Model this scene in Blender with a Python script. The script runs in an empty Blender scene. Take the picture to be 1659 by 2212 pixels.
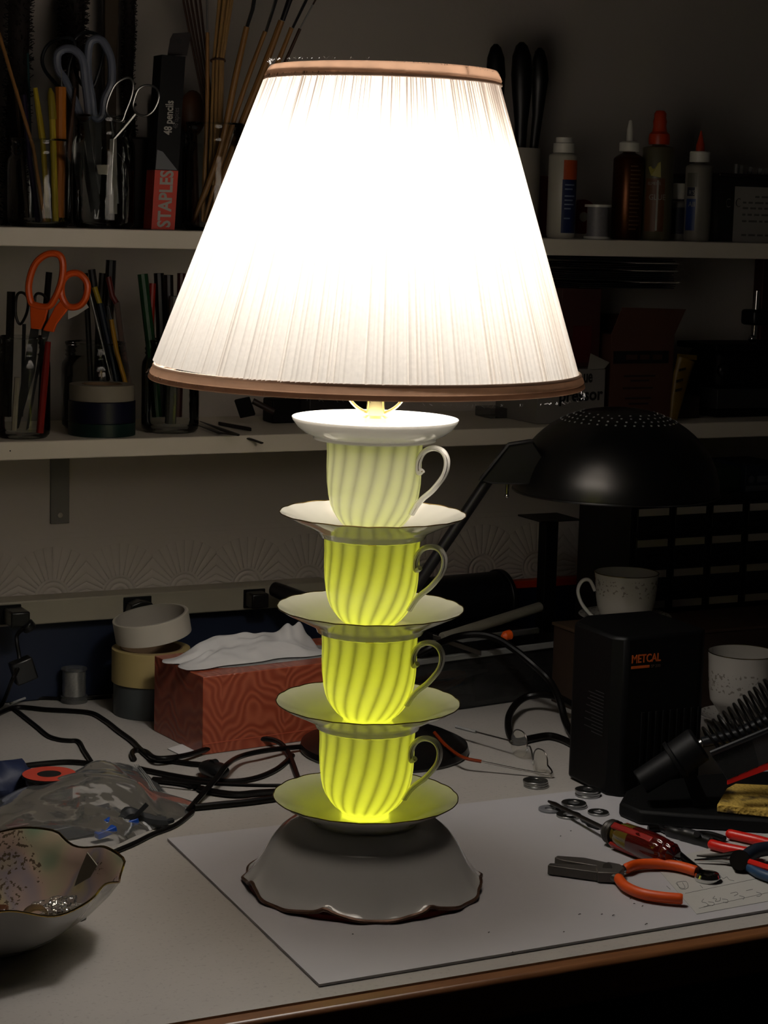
import bpy, math, random
from mathutils import Vector as V3, Matrix, noise
random.seed(7)
SC = bpy.context.scene; COL = SC.collection
PI = math.pi
# ------------------------------------------------------------------ camera
F = 4300.0; H = 0.57
rho = math.atan(.0265); pit = math.atan(641/F); yaw = math.atan(F/8570)
Fd = V3((math.sin(yaw)*math.cos(pit), math.cos(yaw)*math.cos(pit), -math.sin(pit)))
R0 = V3((math.cos(yaw), -math.sin(yaw), 0)); U0 = R0.cross(Fd)
RR = R0*math.cos(rho)+U0*math.sin(rho); UU = -R0*math.sin(rho)+U0*math.cos(rho)
CP = V3((0, 0, H)); FH = V3((Fd.x, Fd.y, 0)).normalized()
def ray(x, y): return Fd+RR*((x-829.5)/F)-UU*((y-1106)/F)
def G(x, y, z=0.0):                     # point of the horizontal plane at height z
    d = ray(x, y); return CP+d*((z-H)/d.z)
def W(x, y, Y):                         # point of the upright plane at depth Y
    d = ray(x, y); return CP+d*(Y/d.y)
def Q(x, y, P):                         # point of the upright plane through P facing the viewer
    d = ray(x, y); return CP+d*(FH.dot(P-CP)/FH.dot(d))
def mpp(P): return (P-CP).dot(Fd)/F
def pxx(P): q = P-CP; return 829.5+F*q.dot(RR)/q.dot(Fd)
def zat(P, y): return Q(pxx(P), y, P).z
cam = bpy.data.cameras.new('camera'); co = bpy.data.objects.new('camera', cam); COL.objects.link(co)
m = Matrix((RR, UU, -Fd)).transposed().to_4x4(); m.translation = CP; co.matrix_world = m
cam.sensor_fit = 'VERTICAL'; cam.sensor_height = 24; cam.lens = F/2212*24; cam.clip_start = .01
SC.camera = co
SC.view_settings.view_transform = 'Standard'; SC.view_settings.look = 'None'
SC.view_settings.exposure = 0; SC.view_settings.gamma = 1; SC.view_settings.use_curve_mapping = False
try:
    SC.cycles.max_bounces = 8; SC.cycles.diffuse_bounces = 4; SC.cycles.transparent_max_bounces = 24
    SC.cycles.transmission_bounces = 6; SC.cycles.glossy_bounces = 4
    SC.cycles.use_denoising = True; SC.cycles.caustics_reflective = False; SC.cycles.caustics_refractive = False
    SC.cycles.sample_clamp_indirect = 3
except Exception: pass
# ------------------------------------------------------------------ materials
def lin(h):
    if not isinstance(h, str): return (h[0], h[1], h[2], 1)
    c = [int(h[i:i+2], 16)/255 for i in (0, 2, 4)]
    return tuple((x/12.92 if x <= .04045 else ((x+.055)/1.055)**2.4) for x in c)+(1,)
MATS = {}
def mat(name, col, rough=.5, metal=0, var=.06, scale=40, bump=0, bscale=200, spec=.5, trans=0, col2=None, coat=0):
    if name in MATS: return MATS[name]
    M_ = bpy.data.materials.new(name); M_.use_nodes = True; nt = M_.node_tree; N = nt.nodes; L = nt.links
    b = N['Principled BSDF']; c = lin(col)
    b.inputs['Roughness'].default_value = rough; b.inputs['Metallic'].default_value = metal
    b.inputs['Specular IOR Level'].default_value = spec; b.inputs['Coat Weight'].default_value = coat
    tc = N.new('ShaderNodeTexCoord'); nz = N.new('ShaderNodeTexNoise'); nz.inputs['Scale'].default_value = scale
    nz.inputs['Detail'].default_value = 4; L.new(tc.outputs['Object'], nz.inputs['Vector'])
    mx = N.new('ShaderNodeMix'); mx.data_type = 'RGBA'; L.new(nz.outputs['Fac'], mx.inputs[0])
    c2 = lin(col2) if col2 else tuple(x*(1+var) for x in c[:3])+(1,)
    c1 = c if col2 else tuple(x*(1-var) for x in c[:3])+(1,)
    mx.inputs[6].default_value = c1; mx.inputs[7].default_value = c2
    L.new(mx.outputs[2], b.inputs['Base Color'])
    if bump:
        n2 = N.new('ShaderNodeTexNoise'); n2.inputs['Scale'].default_value = bscale; L.new(tc.outputs['Object'], n2.inputs['Vector'])
        bp = N.new('ShaderNodeBump'); bp.inputs['Strength'].default_value = bump; bp.inputs['Distance'].default_value = .001
        L.new(n2.outputs['Fac'], bp.inputs['Height']); L.new(bp.outputs[0], b.inputs['Normal'])
    if trans:
        tr = N.new('ShaderNodeBsdfTranslucent'); L.new(mx.outputs[2], tr.inputs[0]); ms = N.new('ShaderNodeMixShader')
        ms.inputs[0].default_value = trans; L.new(b.outputs[0], ms.inputs[1]); L.new(tr.outputs[0], ms.inputs[2])
        L.new(ms.outputs[0], N['Material Output'].inputs[0])
    M_['_mix'] = 1; MATS[name] = M_; return M_
def clear(name, tint=(.95, .96, .95), rough=.03, ior=1.45, bump=0, bscale=60, haze=0):
    # thin clear wall: what is behind shows through, Fresnel gloss on top
    if name in MATS: return MATS[name]
    M_ = bpy.data.materials.new(name); M_.use_nodes = True; nt = M_.node_tree; N = nt.nodes; L = nt.links
    N.remove(N['Principled BSDF']); t = N.new('ShaderNodeBsdfTransparent'); t.inputs[0].default_value = (*tint, 1)
    g = N.new('ShaderNodeBsdfGlossy'); g.inputs['Roughness'].default_value = rough
    fr = N.new('ShaderNodeFresnel'); fr.inputs[0].default_value = ior; ms = N.new('ShaderNodeMixShader')
    L.new(fr.outputs[0], ms.inputs[0]); L.new(t.outputs[0], ms.inputs[1]); L.new(g.outputs[0], ms.inputs[2])
    tc = N.new('ShaderNodeTexCoord'); n2 = N.new('ShaderNodeTexNoise'); n2.inputs['Scale'].default_value = bscale
    L.new(tc.outputs['Object'], n2.inputs['Vector']); bp = N.new('ShaderNodeBump'); bp.inputs['Strength'].default_value = bump
    bp.inputs['Distance'].default_value = .004; L.new(n2.outputs['Fac'], bp.inputs['Height'])
    L.new(bp.outputs[0], g.inputs['Normal']); L.new(bp.outputs[0], fr.inputs['Normal'])
    out = ms.outputs[0]
    if haze:
        d = N.new('ShaderNodeBsdfDiffuse'); d.inputs[0].default_value = (.7, .7, .68, 1); m2 = N.new('ShaderNodeMixShader')
        m2.inputs[0].default_value = haze; L.new(out, m2.inputs[1]); L.new(d.outputs[0], m2.inputs[2]); out = m2.outputs[0]
    L.new(out, N['Material Output'].inputs[0]); MATS[name] = M_; return M_
def node_mat(name):
    M_ = bpy.data.materials.new(name); M_.use_nodes = True; MATS[name] = M_
    return M_, M_.node_tree.nodes, M_.node_tree.links, M_.node_tree.nodes['Principled BSDF']
def fmath(N, L, op, a, b=None, c=None):
    n = N.new('ShaderNodeMath'); n.operation = op
    for i, v in enumerate((a, b, c)):
        if v is None: continue
        if isinstance(v, (int, float)): n.inputs[i].default_value = v
        else: L.new(v, n.inputs[i])
    return n.outputs[0]
# ------------------------------------------------------------------ mesh building
def frame(d):
    d = d.normalized(); a = V3((0, 0, 1)) if abs(d.z) < .95 else V3((1, 0, 0))
    u = a.cross(d).normalized(); return u, d.cross(u), d
def smooth(pts, k=6, closed=False):
    pts = [V3(p) for p in pts]; n = len(pts); out = []
    rng = range(n) if closed else range(n-1)
    for i in rng:
        if closed: p0, p1, p2, p3 = pts[i-1], pts[i], pts[(i+1) % n], pts[(i+2) % n]
        else: p0, p1, p2, p3 = pts[max(i-1, 0)], pts[i], pts[i+1], pts[min(i+2, n-1)]
        for j in range(k):
            t = j/k
            out.append(.5*((2*p1)+(p2-p0)*t+(2*p0-5*p1+4*p2-p3)*t*t+(3*p1-p0-3*p2+p3)*t**3))
    if not closed: out.append(pts[-1])
    return out
class MB:
    def __init__(s): s.v = []; s.f = []; s.mi = []; s.a = []; s.m = 0; s.av = 0.0
    def add(s, vs, fs, av=None):
        o = len(s.v); s.v += [V3(p) for p in vs]; s.a += av if av else [s.av]*len(vs)
        for f in fs: s.f.append([o+i for i in f]); s.mi.append(s.m)
        return s
    def obox(s, c, hx, hy, hz):          # centre and three half-axes
        c, hx, hy, hz = V3(c), V3(hx), V3(hy), V3(hz)
        vs = [c+a*hx+b*hy+d*hz for d in (-1, 1) for b in (-1, 1) for a in (-1, 1)]
        return s.add(vs, [(0, 2, 3, 1), (4, 5, 7, 6), (0, 1, 5, 4), (2, 6, 7, 3), (0, 4, 6, 2), (1, 3, 7, 5)])
    def box(s, x0, x1, y0, y1, z0, z1):
        return s.obox(((x0+x1)/2, (y0+y1)/2, (z0+z1)/2), ((x1-x0)/2, 0, 0), (0, (y1-y0)/2, 0), (0, 0, (z1-z0)/2))
    def lathe(s, P, prof, n=40, axis=(0, 0, 1), rf=None, af=None, shell=False, x0=None):
        P = V3(P); d = V3(axis).normalized(); u, w, d = frame(d)
        if abs(d.z) > .999: u, w = V3((1, 0, 0)), V3((0, 1 if d.z > 0 else -1, 0))
        vs = []; fs = []; av = []
        for i, (r, h) in enumerate(prof):
            for j in range(n):
                t = 2*PI*j/n; r2, h2 = (rf(t, i, r, h) if rf else (r, h))
                vs.append(P+d*h2+(u*math.cos(t)+w*math.sin(t))*r2); av.append(af(t, i) if af else s.av)
        for i in range(len(prof)-1):
            for j in range(n):
                k = (j+1) % n; fs.append((i*n+j, i*n+k, (i+1)*n+k, (i+1)*n+j))
        if not shell:
            if prof[0][0] > 1e-6: fs.append(tuple(range(n))[::-1])
            if prof[-1][0] > 1e-6: fs.append(tuple((len(prof)-1)*n+j for j in range(n)))
        return s.add(vs, fs, av)
    def tube(s, pts, r, n=10, closed=False, flat=None, up=None):
        pts = [V3(p) for p in pts]; m_ = len(pts); rs = r if isinstance(r, (list, tuple)) else [r]*m_
        if len(rs) != m_: rs = [rs[0]+(rs[-1]-rs[0])*i/(m_-1) for i in range(m_)] if len(rs) == 2 else [rs[min(len(rs)-1, int(i*len(rs)/m_))] for i in range(m_)]
        vs = []; fs = []; ref = None
        for i, p in enumerate(pts):
            t = (pts[(i+1) % m_]-pts[i-1]) if closed else (pts[min(i+1, m_-1)]-pts[max(i-1, 0)])
            if t.length < 1e-9: t = V3((0, 0, 1))
            t.normalize()
            if up is not None: u = V3(up)-t*V3(up).dot(t); u = u.normalized() if u.length > 1e-5 else frame(t)[0]
            elif ref is None: u = frame(t)[0]
            else: u = (ref-t*ref.dot(t)).normalized()
            ref = u; w = t.cross(u)
            for j in range(n):
                a = 2*PI*j/n; fu, fw = flat or (1, 1)
                vs.append(p+u*(math.cos(a)*rs[i]*fu)+w*(math.sin(a)*rs[i]*fw))
        for i in range(m_ if closed else m_-1):
            q = (i+1) % m_
            for j in range(n):
                k = (j+1) % n; fs.append((i*n+j, i*n+k, q*n+k, q*n+j))
        if not closed: fs += [tuple(range(n))[::-1], tuple((m_-1)*n+j for j in range(n))]
        return s.add(vs, fs)
    def cyl(s, a, b, r, r2=None, n=20): return s.tube([a, b], [r, r if r2 is None else r2], n)
    def prism(s, pts, t):
        pts = [V3(p) for p in pts]; n = len(pts); t = V3(t)
        return s.add(pts+[p+t for p in pts], [tuple(range(n)), tuple(range(2*n-1, n-1, -1))]+[(i, i+n, (i+1) % n+n, (i+1) % n) for i in range(n)])
    def sphere(s, c, r, sc=(1, 1, 1), n=16, m_=10, nz=0, seed=0):
        vs = []; fs = []
        for i in range(m_+1):
            for j in range(n):
                a = PI*i/m_; t = 2*PI*j/n; d = V3((math.sin(a)*math.cos(t), math.sin(a)*math.sin(t), math.cos(a)))
                k = r*(1+nz*noise.noise(d*2+V3((seed, 0, 0)))) if nz else r
                vs.append(V3(c)+V3((d.x*sc[0], d.y*sc[1], d.z*sc[2]))*k)
        for i in range(m_):
            for j in range(n):
                k = (j+1) % n; fs.append((i*n+j, (i+1)*n+j, (i+1)*n+k, i*n+k))
        return s.add(vs, fs)
    def text(s, body, size, mp, align='CENTER', ext=.0002, sx=1, bold=0):
        c = bpy.data.curves.new('t', 'FONT'); c.body = body; c.size = size; c.align_x = align; c.extrude = ext; c.resolution_u = 3; c.offset = bold
        o = bpy.data.objects.new('t', c); COL.objects.link(o); dg = bpy.context.evaluated_depsgraph_get()
        me = o.evaluated_get(dg).to_mesh()
        vs = [mp(v.co.x*sx, v.co.y, v.co.z) for v in me.vertices]; fs = [tuple(p.vertices) for p in me.polygons]
        o.evaluated_get(dg).to_mesh_clear(); bpy.data.objects.remove(o); bpy.data.curves.remove(c)
        return s.add(vs, fs)
def flat_map(o, u, v):
    o, u, v = V3(o), V3(u).normalized(), V3(v).normalized(); w = u.cross(v)
    return lambda x, y, z: o+u*x+v*y+w*z
ROOTLOC = {}
def tag(o, label=None, cat=None, group=None, kind=None):
    for k, v in (('label', label), ('category', cat), ('group', group), ('kind', kind)):
        if v: o[k] = v
    return o
def root(name, loc, label, cat, group=None):
    o = bpy.data.objects.new(name, None); o.empty_display_size = .02; COL.objects.link(o); o.location = V3(loc); ROOTLOC[o.name] = V3(loc)
    return tag(o, label, cat, group)
def obj(name, mb, mats, parent=None, bevel=0, ang=35, label=None, cat=None, group=None, kind=None, flat=False, seg=2, sub=0, solid=0):
    if parent: loc = ROOTLOC[parent.name]
    else:
        xs = [p.x for p in mb.v]; ys = [p.y for p in mb.v]; loc = V3(((min(xs)+max(xs))/2, (min(ys)+max(ys))/2, min(p.z for p in mb.v)))
    me = bpy.data.meshes.new(name); me.from_pydata([p-loc for p in mb.v], [], mb.f)
    if not isinstance(mats, (list, tuple)): mats = [mats]
    for q in mats: me.materials.append(q)
    me.polygons.foreach_set('material_index', [min(i, len(mats)-1) for i in mb.mi])
    if any(mb.a):
        at = me.attributes.new('fold', 'FLOAT', 'POINT'); at.data.foreach_set('value', mb.a)
    if not flat:
        me.polygons.foreach_set('use_smooth', [True]*len(me.polygons)); me.set_sharp_from_angle(angle=math.radians(ang))
    me.update(); o = bpy.data.objects.new(name, me); COL.objects.link(o)
    if parent: o.parent = parent
    else: o.location = loc
    ROOTLOC[o.name] = loc
    if solid:
        q = o.modifiers.new('s', 'SOLIDIFY'); q.thickness = solid; q.offset = 0
    if bevel:
        q = o.modifiers.new('b', 'BEVEL'); q.width = bevel; q.segments = seg; q.limit_method = 'ANGLE'; q.angle_limit = math.radians(40)
    if sub:
        q = o.modifiers.new('u', 'SUBSURF'); q.levels = sub; q.render_levels = sub
    return tag(o, label, cat, group, kind)
# ------------------------------------------------------------------ material set
porcelain = mat('porcelain', 'e6e6e0', .08, trans=.07, var=.01, coat=.5)
bowlwhite = mat('bowl_porcelain', (.46, .455, .44), .12, var=.02, coat=.3)
gold = mat('gold_trim', '8a7440', .25, 1, var=.2, scale=80)
brass = mat('brass', 'd8c48c', .25, 1)
steel = mat('steel', '9a9a98', .3, 1, var=.12, scale=90)
chrome = mat('chrome', 'd0d0d0', .08, 1)
darksteel = mat('dark_steel', '4c4844', .38, 1, var=.15)
blk = mat('black_plastic', '0b0b0c', .35, var=.2)
blkm = mat('black_matte', '070707', .6, var=.2, bump=.2, bscale=500, spec=.2)
cordm = mat('black_cord_sheath', '0a0807', .36, var=.2, spec=.2)
rubber = mat('black_rubber', '100f10', .6)
navy = mat('navy_paint', '0f1c34', .5, var=.15, scale=6)
white_p = mat('white_plastic', 'cfcdc4', .35)
white_paint = mat('white_shelf_paint', (.70, .64, .545), .5, var=.05, scale=8, bump=.15, bscale=120)
offw = mat('off_white', 'a8a294', .5)
orange = mat('orange_plastic', 'e0560f', .4)
orange2 = mat('orange_vinyl', 'd8500f', .45, var=.1)
redp = mat('red_plastic', 'c81a10', .35)
red_d = mat('dark_red_card', '5a1a18', .6, var=.15)
tan = mat('light_wood', '9c7038', .5, col2='835a2c', scale=30)
bamboo = mat('bamboo', 'a07d48', .55, col2='7d5c30', scale=60)
yel = mat('yellow_plastic', 'b09a24', .4)
yelb = mat('yellow_barrel', 'c08a10', .4)
olive = mat('pencil_ochre', 'b06818', .45)
brownw = mat('brown_wood', '4a2a14', .5, col2='301a0c', scale=30)
card = mat('cardboard', '563324', .75, col2='4a2b1e', scale=20)
greyblue = mat('grey_blue_plastic', '666c7c', .4)
glass = clear('jar_glass', (.93, .95, .94), .04, 1.5, .25, 40)
clearp = clear('clear_plastic', (.9, .9, .9), .08, 1.45, .1, 60, .1)
bagm = clear('bag_film', (.97, .97, .97), .12, 1.22, .30, 40, .07)
cello = clear('cellophane', (.9, .88, .82), .08, 1.6, 1.0, 120, .05)
paper = mat('white_paper', 'c9c6c4', .7, var=.02)
ink = mat('black_ink', '080808', .6)
greymark = mat('grey_mark', '5b5a58', .7)

# desk laminate: fine specks
laminate, N, L, b = node_mat('desk_laminate')
tc = N.new('ShaderNodeTexCoord'); nz = N.new('ShaderNodeTexNoise'); nz.inputs['Scale'].default_value = 260; nz.inputs['Detail'].default_value = 3
L.new(tc.outputs['Object'], nz.inputs[0]); cr = N.new('ShaderNodeValToRGB'); L.new(nz.outputs[0], cr.inputs[0])
cr.color_ramp.elements[0].position = .3; cr.color_ramp.elements[0].color = (.31, .29, .26, 1)
cr.color_ramp.elements[1].position = .42; cr.color_ramp.elements[1].color = (.38, .355, .325, 1)
n3 = N.new('ShaderNodeTexNoise'); n3.inputs['Scale'].default_value = 12; n3.inputs['Detail'].default_value = 6; L.new(tc.outputs['Object'], n3.inputs[0])
mr = N.new('ShaderNodeMapRange'); mr.inputs[3].default_value = .88; mr.inputs[4].default_value = 1.06; L.new(n3.outputs[0], mr.inputs[0])
mm = N.new('ShaderNodeMix'); mm.data_type = 'RGBA'; mm.blend_type = 'MULTIPLY'; mm.inputs[0].default_value = 1
L.new(cr.outputs[0], mm.inputs[6]); L.new(mr.outputs[0], mm.inputs[7]); L.new(mm.outputs[2], b.inputs['Base Color']); b.inputs['Roughness'].default_value = .5
# wall: paint above, embossed fan border below a ridge
YW = 2.215
wallm, N, L, b = node_mat('wall_paper_relief')
b.inputs['Roughness'].default_value = .7
tc = N.new('ShaderNodeTexCoord'); sx = N.new('ShaderNodeSeparateXYZ'); L.new(tc.outputs['Object'], sx.inputs[0])
X, Z = sx.outputs[0], sx.outputs[2]
per = .082
u = fmath(N, L, 'SUBTRACT', fmath(N, L, 'FRACT', fmath(N, L, 'DIVIDE', fmath(N, L, 'ADD', X, 10+.02), per)), .5)
u = fmath(N, L, 'MULTIPLY', u, per)
v = fmath(N, L, 'SUBTRACT', Z, .118)
ang = fmath(N, L, 'ARCTAN2', u, fmath(N, L, 'ADD', v, .004))
rad = fmath(N, L, 'SQRT', fmath(N, L, 'ADD', fmath(N, L, 'MULTIPLY', u, u), fmath(N, L, 'MULTIPLY', v, v)))
rays = fmath(N, L, 'POWER', fmath(N, L, 'ABSOLUTE', fmath(N, L, 'SINE', fmath(N, L, 'MULTIPLY', ang, 17))), .5)
m1 = fmath(N, L, 'LESS_THAN', rad, .060); m2 = fmath(N, L, 'GREATER_THAN', rad, .022)
arc = fmath(N, L, 'ABSOLUTE', fmath(N, L, 'SINE', fmath(N, L, 'MULTIPLY', rad, 520)))
low = fmath(N, L, 'MULTIPLY', arc, fmath(N, L, 'LESS_THAN', rad, .022))
hgt = fmath(N, L, 'ADD', fmath(N, L, 'MULTIPLY', rays, fmath(N, L, 'MULTIPLY', m1, m2)), low)
ridge = fmath(N, L, 'LESS_THAN', fmath(N, L, 'ABSOLUTE', fmath(N, L, 'SUBTRACT', Z, .1925)), .0012)
ridge2 = fmath(N, L, 'LESS_THAN', fmath(N, L, 'ABSOLUTE', fmath(N, L, 'SUBTRACT', Z, .1865)), .0008)
hgt = fmath(N, L, 'ADD', fmath(N, L, 'MULTIPLY', hgt, fmath(N, L, 'LESS_THAN', Z, .184)), fmath(N, L, 'ADD', ridge, ridge2))
nz = N.new('ShaderNodeTexNoise'); nz.inputs['Scale'].default_value = 150; L.new(tc.outputs['Object'], nz.inputs[0])
hgt = fmath(N, L, 'ADD', hgt, fmath(N, L, 'MULTIPLY', nz.outputs[0], .25))
bp = N.new('ShaderNodeBump'); bp.inputs['Strength'].default_value = .8; bp.inputs['Distance'].default_value = .0014; L.new(hgt, bp.inputs['Height']); L.new(bp.outputs[0], b.inputs['Normal'])
n3 = N.new('ShaderNodeTexNoise'); n3.inputs['Scale'].default_value = 5; L.new(tc.outputs['Object'], n3.inputs[0])
mx = N.new('ShaderNodeMix'); mx.data_type = 'RGBA'; L.new(n3.outputs[0], mx.inputs[0]); mx.inputs[6].default_value = (.49, .445, .40, 1); mx.inputs[7].default_value = (.53, .485, .44, 1)
L.new(mx.outputs[2], b.inputs['Base Color'])
# wood edge
woodedge, N, L, b = node_mat('desk_edge_wood')
tc = N.new('ShaderNodeTexCoord'); mp_ = N.new('ShaderNodeMapping'); mp_.inputs['Scale'].default_value = (6, 60, 60); L.new(tc.outputs['Object'], mp_.inputs[0])
nz = N.new('ShaderNodeTexNoise'); nz.inputs['Scale'].default_value = 3; nz.inputs['Detail'].default_value = 6; L.new(mp_.outputs[0], nz.inputs[0])
mx = N.new('ShaderNodeMix'); mx.data_type = 'RGBA'; L.new(nz.outputs[0], mx.inputs[0]); mx.inputs[6].default_value = (.10, .035, .012, 1); mx.inputs[7].default_value = (.26, .11, .04, 1)
L.new(mx.outputs[2], b.inputs['Base Color']); b.inputs['Roughness'].default_value = .35

# ------------------------------------------------------------------ the setting
YF = 2.02; ZU = .548; ZL = .326; TH = .0195
q = MB().box(-1.2, 3.2, YW, YW+.05, -.75, 1.6); w = obj('wall_back', q, wallm, kind='structure', flat=True)
w.data.transform(Matrix.Translation(w.location)); w.location = (0, 0, 0)
obj('floor', MB().box(-1.2, 3.2, -1.2, YW, -.80, -.75), mat('dark_floor', '2a2420', .6), kind='structure')
dk = root('workbench', (1.0, 1.75, -.75), 'pale speckled laminate workbench with a brown wooden front edge', 'workbench')
obj('worktop', MB().box(-.4, 2.4, 1.262, 2.2, -.03, 0), laminate, dk)
obj('front_edging', MB().box(-.4, 2.4, 1.243, 1.262, -.034, -.0003), woodedge, dk, bevel=.004)
obj('front_panel', MB().box(-.4, 2.4, 1.30, 1.32, -.745, -.031), mat('bench_panel', '1a1512', .7), dk)
for x in (-.36, 2.3): obj('leg', MB().box(x, x+.05, 1.33, 1.38, -.75, -.031), brownw, dk)
bs = obj('trim_back', MB().box(-.4, 2.4, 2.199, YW-.0005, 0.0006, .094), navy, kind='structure', bevel=.001)
rail = root('power_rail', (.7, 2.19, .0945), 'cream metal power rail with outlets running along the wall above the navy board', 'power rail')
z0, z1 = W(55, 1351, 2.18).z, W(0, 1302, 2.18).z
xr = W(716, 1300, 2.18).x
obj('housing', MB().box(.2, xr, 2.180, YW-.0005, z0, z1), mat('rail_cream', '9a9484', .4, var=.12, scale=14), rail, bevel=.0015)
for px, w_ in ((22, 46), (296, 60), (548, 46)):
    a = W(px-w_/2, 1320, 2.18).x; c = W(px+w_/2, 1320, 2.18).x
    obj('outlet', MB().box(a, c, 2.1775, 2.1802, z0+.003, z1-.003), blkm, rail, bevel=.0008)
for name, zt, lab in (('upper_shelf', ZU, 'upper white painted shelf board carrying jars of brushes and glue bottles'), ('lower_shelf', ZL, 'lower white painted shelf board carrying pen jars and tape rolls')):
    s_ = root(name, (1, 2.1, zt), lab, 'shelf')
    obj('board', MB().box(.1, 2.4, YF, YW-.0005, zt-TH, zt), white_paint, s_, bevel=.0012)
    for px in ((110, 150),):
        x0, x1 = W(px[0], 1050, YW-.004).x, W(px[1], 1050, YW-.004).x
        zb = W(130, 1131, YW-.004).z if zt == ZL else ZL+.16
        if zt == ZU: continue
        br = obj('bracket', MB().box(x0, x1, YW-.004, YW-.0005, zb, zt-TH).box(x0, x1, YF+.03, YW-.001, zt-TH-.003, zt-TH), mat('bracket_grey', '6e6c66', .5), s_, bevel=.0004)
        p = V3(((x0+x1)/2, YW-.004, zb+.010))
        obj('screw', MB().lathe(p, [(.0032, 0), (.003, .0012), (.0015, .0018), (0, .002)], 16, (0, -1, 0)), offw, br)
if True:
    p = W(22, 974, YF)
    obj('nail_hole', MB().lathe(p+V3((0, .0004, 0)), [(.0016, 0), (0, .0008)], 12, (0, -1, 0)), ink, s_)

# ------------------------------------------------------------------ the teacup lamp
B = G(785, 1912)
B.z = 0; k_ = mpp(B)
lamp = root('table_lamp', B, 'lit table lamp of stacked white teacups and saucers under a pleated cream shade', 'lamp')
zy = lambda y: zat(B, y)
def lz(y):       # axis height for an image row, following the leaning vertical
    return Q(785+(1912-y)*.0265, y, B).z
# base bowl, upside down with a scalloped lip
def scal(t, a=1.0):
    s6 = abs(math.sin(3.5*(t-.35))); return (1-s6)**2.2
prof = [(257, 1909), (252, 1900), (240, 1888), (226, 1868), (213, 1845), (197, 1818), (180, 1798), (160, 1783), (132, 1776), (100, 1773), (96, 1768), (90, 1768)]
pr = [(r*k_, max(lz(y)-.0024, .001)) for r, y in prof]
pr_in = [(max(r-.0035, .01), h-.0035 if i else h) for i, (r, h) in enumerate(pr)]
hl = {0: 1, 1: .8, 2: .5, 3: .2, 4: .05}
def brf(t, i, r, h):
    s_ = hl.get(i, 0)*scal(t); wob = hl.get(i, 0)*.0012*math.sin(21*t+1)
    return r*(1-.035*s_)+wob, h+.0085*s_+hl.get(i, 0)*.0008*(1+math.sin(14*t))
bb = obj('bowl_base', MB().lathe((B.x, B.y, .0027), pr, 168, rf=brf, shell=True), bowlwhite, lamp, solid=.003, ang=60)
rim = []
for j in range(168):
    t = 2*PI*j/168; r2, h2 = brf(t, 0, pr[0][0], pr[0][1]); rim.append(V3((B.x+r2*math.cos(t), B.y+r2*math.sin(t), h2+.0032)))
obj('gilt_rim', MB().tube(rim, .0018, 6, closed=True), mat('worn_gilt', '5a4030', .45, .5, var=.4, scale=300), bb)
obj('felt_ring', MB().lathe((B.x, B.y, 0.0026), [(pr[0][0]*.972, 0), (pr[0][0]*.972, .004), (pr[0][0]*.94, .006), (pr[0][0]*.93, 0)], 64), mat('brick_red_felt', '6a1a10', .8), lamp)
NS = 20
def kz(z): return mpp(V3((B.x, B.y, z)))
def saucer(yr, yf, rr, plain=False, first=False):
    zr, zf = lz(yr), lz(yf); hgt_ = zr-zf
    kk = rr*kz(zr)/200
    if plain: P_ = [(10, .28), (100, .25), (128, .28), (148, .42), (164, .66), (176, .9), (180, 1.0), (180.8, .98), (178, .84), (168, .56), (154, .33), (140, .2), (134, .16), (133, .02), (126, 0), (120, .12), (10, .14)]; kk = rr*kz(zr)/180
    else: P_ = [(10, .30), (95, .24), (112, .30), (130, .42), (160, .68), (185, .88), (200, 1.0), (200.4, .985), (186, .82), (160, .60), (130, .33), (118, .20), (114, .02), (109, 0), (104, .14), (10, .16)]
    pr_ = [(r*kk, zf+h*hgt_) for r, h in P_]
    def rf(t, i, r, h):
        if plain: return r, h
        a = max(0, (r/kk-110)/90); sc_ = abs(math.sin(NS/2*t+2.0*a)); return r*(1+.0045*a*sc_), h+.0005*a*(sc_-.5)*a
    def af(t, i):
        if plain: return 0.01
        r = P_[i][0]; a = max(0, (r-110)/90); return .01+.5*a*(1-abs(math.sin(NS/2*t+2.0*a)))**3
    o = obj('saucer', MB().lathe((B.x, B.y, 0), pr_, 160, rf=rf, shell=True), porcelain, lamp, ang=70)
    if not plain:
        R_ = []
        for j in range(160):
            t = 2*PI*j/160; r2, h2 = rf(t, 6, pr_[6][0], pr_[6][1]); R_.append(V3((B.x+r2*math.cos(t), B.y+r2*math.sin(t), h2)))
        obj('gilt_rim', MB().tube(R_, .00048, 6, closed=True), gold, o)
    return o
SY = [(1719, 1776), (1515, 1569), (1311, 1365), (1108, 1160)]
for yr, yf in SY: saucer(yr, yf, 199 if yr > 1600 else 198 if yr > 1400 else 201)
saucer(902, 950, 180, True)
# cup translucent material: grooves are thicker china
cupm, N, L, b = node_mat('glowing_cup_china')
b.inputs['Base Color'].default_value = (.78, .8, .74, 1); b.inputs['Roughness'].default_value = .12
at = N.new('ShaderNodeAttribute'); at.attribute_name = 'fold'
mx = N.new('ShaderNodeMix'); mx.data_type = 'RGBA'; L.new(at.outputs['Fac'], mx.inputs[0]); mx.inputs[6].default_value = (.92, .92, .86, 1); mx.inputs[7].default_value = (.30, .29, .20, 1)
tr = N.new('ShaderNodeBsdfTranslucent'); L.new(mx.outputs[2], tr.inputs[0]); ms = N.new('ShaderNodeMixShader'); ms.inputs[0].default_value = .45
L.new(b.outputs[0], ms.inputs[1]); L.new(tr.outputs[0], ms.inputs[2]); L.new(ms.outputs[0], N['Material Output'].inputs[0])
RXv = R0                                     # camera-right horizontal direction carries the handles
hdir = (R0*math.cos(.42)-FH*math.sin(.42)).normalized()
CUPS = [(1753, 1571), (1553, 1367), (1350, 1162), (1146, 952)]
LEDP = []
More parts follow.
